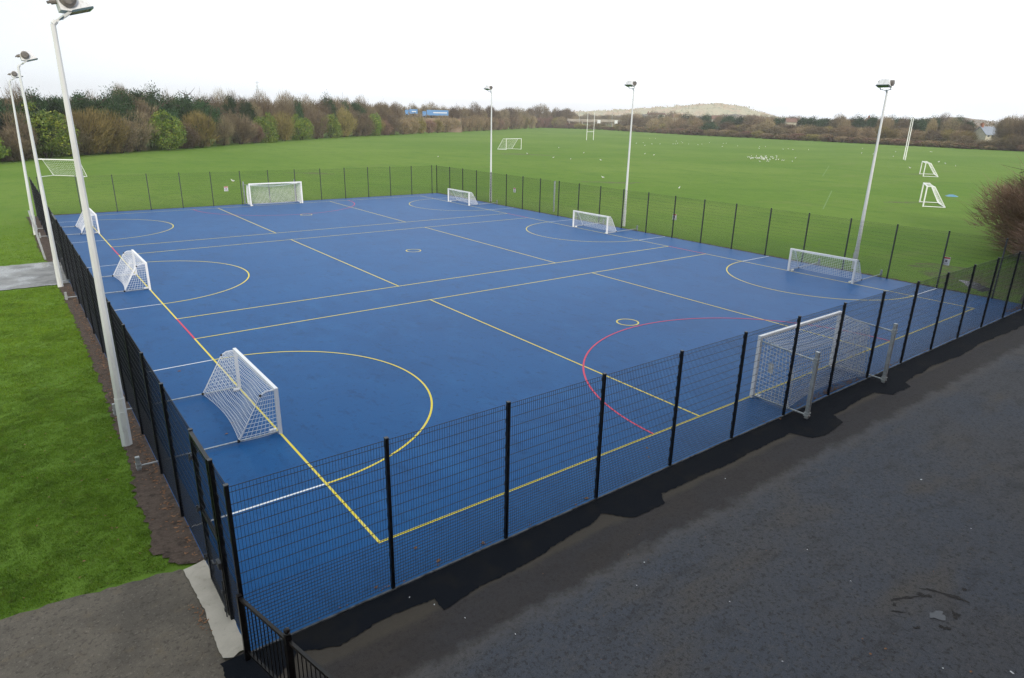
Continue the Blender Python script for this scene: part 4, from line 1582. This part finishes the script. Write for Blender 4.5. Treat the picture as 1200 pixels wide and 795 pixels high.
def lorry(label, px, wpx, dist, ztop, hgt):
    p, d = along(px, dist)
    s = Vector((d.y, -d.x))
    ln = wpx * dist / 780
    t = empty('lorry', (p.x, p.y, ztop - hgt - 1.2), label, 'lorry', None, math.atan2(s.y, s.x))
    b = MB()
    b.box(-ln / 2, ln / 2, -1.25, 1.25, 1.2, 1.2 + hgt)
    b.build('trailer', M['lorry_blue'], t)
    b = MB()
    b.box(-ln * .2, ln / 2 - .8, -1.27, -1.255, 1.2 + hgt * .42, 1.2 + hgt * .60)
    b.build('pale_panel', M['lorry_white'], t)
    b = MB()
    b.box(-ln / 2 - 2.4, -ln / 2 - .3, -1.2, 1.2, .7, 3.3)
    cb = b.build('cab', M['lorry_blue'], t)
    b = MB()
    b.box(-ln / 2 - 2.43, -ln / 2 - 2.41, -1.05, 1.05, 2.0, 2.9)
    b.build('windscreen', M['glass'], cb)
    for k in (-ln / 2 - 1.6, -ln / 2 + 2.4, ln / 2 - 3.6, ln / 2 - 2.4, ln / 2 - 1.2):
        b = MB()
        b.tube((k, -1.2, .5), (k, 1.2, .5), .5, n=14)
        b.build('wheel', M['rubber'], t)
    return t


DL = 395
lorry('blue sided lorry on the road above the hedge, the larger right one', 513, 24, DL, 11.5, 2.9)
lorry('blue sided lorry on the road above the hedge, the smaller left one', 485, 9, DL, 11.7, 2.5)
# embankment under them
b = MB()
p0, _ = along(462, DL)
p1, _ = along(540, DL)
dx = (p1 - p0).normalized()
nn = Vector((-dx.y, dx.x, 0))
vs = []
for p in (p0, p1):
    for o_, z in ((-16, -.5), (-5, 7.1), (5, 7.1), (16, -.5)):
        q = p + nn * o_
        vs.append((q.x, q.y, z))
b.add(vs, [(0, 4, 5, 1), (1, 5, 6, 2), (2, 6, 7, 3)])
struct(b.build('road_embankment', M['farwood']))

# road bridge
bc, bd = along(700, 640)
s = Vector((bd.y, -bd.x))
t = empty('road_bridge', (bc.x, bc.y, 0), 'low pale concrete road bridge beyond the far rugby posts', 'bridge', None, math.atan2(s.y, s.x) + .12)
b = MB()
b.box(-28, 24, -4, 4, 6.3, 7.5)
b.build('deck', M['bridge'], t)
b = MB()
b.box(-28, 24, -4.3, -4.02, 6.2, 8.5)
b.build('parapet', M['bridge'], t)
for x in (-26, -14, 0, 14, 22):
    b = MB()
    b.box(x - .6, x + .6, -3.5, 3.5, -.1, 6.28)
    b.build('pier', M['bridge'], t)
for px, lab in ((702, 'small white road sign box left of the middle lamp post on the bridge'), (722, 'larger white road sign box right of the bridge by the lamp post')):
    p, d = along(px, 620)
    s = Vector((d.y, -d.x))
    t = empty('road_sign', (p.x, p.y, 0), lab, 'road sign', None, math.atan2(s.y, s.x))
    b = MB()
    b.box(-1.4, 1.4, -.1, .1, 5.2, 8.0)
    b.build('sign_face', M['lorry_white'], t)
    for x in (-1, 1):
        b = MB()
        b.tube((x, .15, -.05), (x, .15, 7.6), .08, n=6)
        b.build('leg', M['galv'], t)
for px, h_, lab in ((679, 15, 'thin street lamp column left of the road bridge'), (717, 14, 'thin street lamp column right of the road bridge')):
    p, d = along(px, 630)
    t = empty('street_lamp', (p.x, p.y, 0), lab, 'street lamp')
    b = MB()
    b.tube((0, 0, 0), (0, 0, h_), .16, .1, n=6)
    b.build('column', M['galv'], t)
    b = MB()
    b.tube((0, 0, h_), (1.8, 0, h_ + .3), .08, n=6).box(1.5, 2.5, -.2, .2, h_ + .22, h_ + .42)
    b.build('lamp_head', M['galv'], t)


def house(label, px, dist, w, d_, h, wall, roof, rise=3.0, rz=0, zb=0.0, chim=True):
    p, d = along(px, dist)
    s = Vector((d.y, -d.x))
    t = empty('house', (p.x, p.y, zb), label, 'house', 'houses half hidden in the far tree belt', math.atan2(s.y, s.x) + rz)
    b = MB()
    b.box(-w / 2, w / 2, -d_ / 2, d_ / 2, 0, h)
    b.add([(-w / 2, -d_ / 2, h), (-w / 2, d_ / 2, h), (-w / 2, 0, h + rise)], [(0, 2, 1)])
    b.add([(w / 2, -d_ / 2, h), (w / 2, d_ / 2, h), (w / 2, 0, h + rise)], [(0, 1, 2)])
    wl = b.build('wall', M[wall], t)
    b = MB()
    o_ = .4
    for sg in (-1, 1):
        vs = [(-w / 2 - o_, sg * (d_ / 2 + o_), h - .25), (w / 2 + o_, sg * (d_ / 2 + o_), h - .25), (w / 2 + o_, 0, h + rise + .05), (-w / 2 - o_, 0, h + rise + .05)]
        vs += [(x, y, z + .18) for x, y, z in vs]
        b.add(vs, [(0, 1, 2, 3), (4, 5, 6, 7), (0, 1, 5, 4), (1, 2, 6, 5), (3, 0, 4, 7)])
    rf = b.build('roof', M[roof], t)
    if chim:
        b = MB()
        b.box(-w / 2 + .3, -w / 2 + 1.3, -.5, .5, h + rise - 1, h + rise + 1.5).tube((-w / 2 + .8, 0, h + rise + 1.5), (-w / 2 + .8, 0, h + rise + 1.9), .15, n=8)
        b.build('chimney', M['brick'], rf)
    for x in (-w * .3, 0, w * .3):
        for z in ((1.0, 4.0) if h > 4.5 else (1.0,)):
            b = MB()
            b.box(x - .55, x + .55, -d_ / 2 - .03, -d_ / 2 - .005, z, z + 1.2)
            b.build('window', M['glass'], t)
    return t


house('house with pale slate roof and orange chimney right of the rugby posts', 1153, 375, 8, 7, 5.0, 'concrete', 'slate', 3.2, .9, 0.2)
house('pale house peeping through trees left of the right lamp post', 925, 478, 6, 6, 4.2, 'concrete', 'tile', 2.0, .2, 5.0, False)
house('pale house beside the dark evergreen tree, above the gull flock', 881, 500, 6, 6, 4.0, 'concrete', 'tile', 2.0, -.2, 6.2, False)
house('pale house left of the dark evergreen tree', 838, 520, 6, 6, 3.9, 'concrete', 'tile', 2.0, .1, 6.6, False)
house('pale house right of the middle lamp post below the hill', 792, 560, 6, 6, 3.9, 'concrete', 'tile', 2.0, .1, 7.2, False)
house('long pale house on the slope under the hill', 768, 900, 22, 8, 3.6, 'render', 'tile', 2.4, .1, 12.0, True)
house('brick house behind the trees left of the edge on rugby posts', 1018, 470, 5, 5, 4.6, 'brick', 'tile', 2.0, .1, 5.5, True)

# lattice mast far left of centre
p, d = along(307, 700)
t = empty('lattice_mast', (p.x, p.y, 0), 'thin lattice mast rising above the trees left of centre', 'mast')
b = MB()
Hh = 36
for k in range(4):
    a = PI / 4 + k * PI / 2
    b.tube((2.2 * math.cos(a), 2.2 * math.sin(a), 0), (.4 * math.cos(a), .4 * math.sin(a), Hh), .07, .05, n=4)
for i in range(11):
    z0, z1 = Hh * i / 11, Hh * (i + 1) / 11
    r0, r1 = 2.2 - 1.8 * i / 11, 2.2 - 1.8 * (i + 1) / 11
    for k in range(4):
        a, c = PI / 4 + k * PI / 2, PI / 4 + (k + 1) * PI / 2
        b.tube((r0 * math.cos(a), r0 * math.sin(a), z0), (r1 * math.cos(c), r1 * math.sin(c), z1), .035, n=3)
b.build('tower', M['galv'], t)
b = MB()
for z in (Hh - 1, Hh - 4, Hh - 7):
    b.bar((-2, 0, z), (2, 0, z), .15, .15)
b.build('arms', M['galv'], t)

# ------------------------------------------------------------------ unseen building guessed behind the viewpoint, added to shade the near ground
t = empty('added_shade_building', (0, -9.6, -.03), 'long unseen brick building added behind the viewpoint to shade the yard', 'building')
b = MB()
b.box(-17, 46, -12, 0, 0, 10.8)
wl = b.build('wall', M['brick'], t)
b = MB()
b.box(-17.3, 46.3, -12.3, .25, 10.802, 11.3)
b.build('roof', M['slate'], t)
for fl in range(3):
    for k in range(21):
        x = -15.6 + k * 3
        z = 1.0 + fl * 3.4
        b = MB()
        b.box(x, x + 1.9, .003, .05, z, z + .06).box(x, x + 1.9, .003, .05, z + 1.64, z + 1.7).box(x, x + .06, .003, .05, z + .06, z + 1.64).box(x + 1.84, x + 1.9, .003, .05, z + .06, z + 1.64).box(x + .92, x + .98, .003, .05, z + .06, z + 1.64)
        f = b.build('window', M['white'], t)
        b = MB()
        b.box(x + .06, x + 1.84, .004, .02, z + .06, z + 1.64)
        b.build('pane', M['glass'], f)

# ------------------------------------------------------------------ haze
HAZE = True
if HAZE:
    hm = bpy.data.materials.new('haze_air')
    hm.use_nodes = True
    nt = hm.node_tree
    nt.nodes.remove(nt.nodes['Principled BSDF'])
    pv = nt.nodes.new('ShaderNodeVolumePrincipled')
    pv.inputs['Color'].default_value = (0.99, 0.99, 1.0, 1)
    pv.inputs['Density'].default_value = 0.00024
    nt.links.new(pv.outputs[0], nt.nodes['Material Output'].inputs['Volume'])
    b = MB()
    b.box(-1500, 3500, -500, 3800, -1.03, 110)
    tag(b.build('haze', hm), None, None, None, 'stuff')['label'] = 'faint pale winter haze over the whole place'

# ------------------------------------------------------------------ light
SUN_EL, SUN_AZ = 22, 207    # azimuth clockwise from +Y : low sun behind and left of the camera
w = bpy.data.worlds.new('World')
S.world = w
w.use_nodes = True
nt = w.node_tree
N, LK = nt.nodes, nt.links
bg = N['Background']
sky = N.new('ShaderNodeTexSky')
sky.sky_type = 'NISHITA'
sky.sun_disc = False
sky.sun_elevation = R_(SUN_EL)
sky.sun_rotation = R_(SUN_AZ)
sky.air_density = 1.0
sky.dust_density = 2.5
tc = N.new('ShaderNodeTexCoord')
mp = N.new('ShaderNodeMapping')
mp.inputs['Scale'].default_value = (1.0, 1.0, 3.2)
LK.new(tc.outputs['Generated'], mp.inputs['Vector'])
nz = N.new('ShaderNodeTexNoise')
nz.inputs['Scale'].default_value = 2.2
nz.inputs['Detail'].default_value = 6
LK.new(mp.outputs[0], nz.inputs['Vector'])
# cloud cover is bright towards the field (north-east) and greyer the other way
dt = N.new('ShaderNodeVectorMath')
dt.operation = 'DOT_PRODUCT'
dt.inputs[1].default_value = (0.80, 0.60, 0.0)
LK.new(tc.outputs['Generated'], dt.inputs[0])
mr = N.new('ShaderNodeMapRange')
mr.inputs['From Min'].default_value = -0.9
mr.inputs['From Max'].default_value = 0.85
LK.new(dt.outputs['Value'], mr.inputs['Value'])
cr = N.new('ShaderNodeMix')
cr.data_type = 'RGBA'
cr.inputs['A'].default_value = (5.4, 6.2, 7.8, 1)
cr.inputs['B'].default_value = (13.2, 13.7, 14.4, 1)
LK.new(mr.outputs[0], cr.inputs['Factor'])
mr2 = N.new('ShaderNodeMapRange')
mr2.inputs['From Min'].default_value = 0.30
mr2.inputs['From Max'].default_value = 0.62
mr2.inputs['To Min'].default_value = 0.70
mr2.inputs['To Max'].default_value = 1.0
LK.new(nz.outputs['Fac'], mr2.inputs['Value'])
mx = N.new('ShaderNodeMix')
mx.data_type = 'RGBA'
LK.new(mr2.outputs[0], mx.inputs['Factor'])
LK.new(sky.outputs[0], mx.inputs['A'])
LK.new(cr.outputs['Result'], mx.inputs['B'])
# the cloud sheet is thicker and greyer towards the north-west, with soft streaks
d2 = N.new('ShaderNodeVectorMath')
d2.operation = 'DOT_PRODUCT'
d2.inputs[1].default_value = (-0.82, 0.52, 0.55)
LK.new(tc.outputs['Generated'], d2.inputs[0])
ad = N.new('ShaderNodeMath')
ad.operation = 'MULTIPLY_ADD'
ad.inputs[1].default_value = 0.9
LK.new(nz.outputs['Fac'], ad.inputs[0])
LK.new(d2.outputs['Value'], ad.inputs[2])
mr3 = N.new('ShaderNodeMapRange')
mr3.inputs['From Min'].default_value = 0.45
mr3.inputs['From Max'].default_value = 1.15
LK.new(ad.outputs[0], mr3.inputs['Value'])
mx2 = N.new('ShaderNodeMix')
mx2.data_type = 'RGBA'
mx2.inputs['B'].default_value = (7.0, 7.6, 8.0, 1)
LK.new(mr3.outputs[0], mx2.inputs['Factor'])
LK.new(mx.outputs['Result'], mx2.inputs['A'])
LK.new(mx2.outputs['Result'], bg.inputs['Color'])
bg.inputs['Strength'].default_value = 0.10

sl = bpy.data.lights.new('sun', 'SUN')
sl.energy = 2.0
sl.angle = R_(14)
sl.color = (1.0, 0.90, 0.76)
so = bpy.data.objects.new('sun', sl)
COL.objects.link(so)
sv = Vector((math.sin(R_(SUN_AZ)) * math.cos(R_(SUN_EL)), math.cos(R_(SUN_AZ)) * math.cos(R_(SUN_EL)), math.sin(R_(SUN_EL))))
so.rotation_euler = (-sv).to_track_quat('-Z', 'Y').to_euler()

S.view_settings.view_transform = 'Standard'
S.view_settings.look = 'None'
S.view_settings.exposure = 0.38
S.view_settings.gamma = 1
S.view_settings.use_curve_mapping = False
S.render.engine = 'CYCLES'
S.cycles.use_denoising = True
S.cycles.denoiser = 'OPENIMAGEDENOISE'
S.cycles.denoising_prefilter = 'NONE'
S.cycles.max_bounces = 5
S.cycles.diffuse_bounces = 3
S.cycles.volume_bounces = 0
S.cycles.transparent_max_bounces = 4
print('trees', ntree[0])
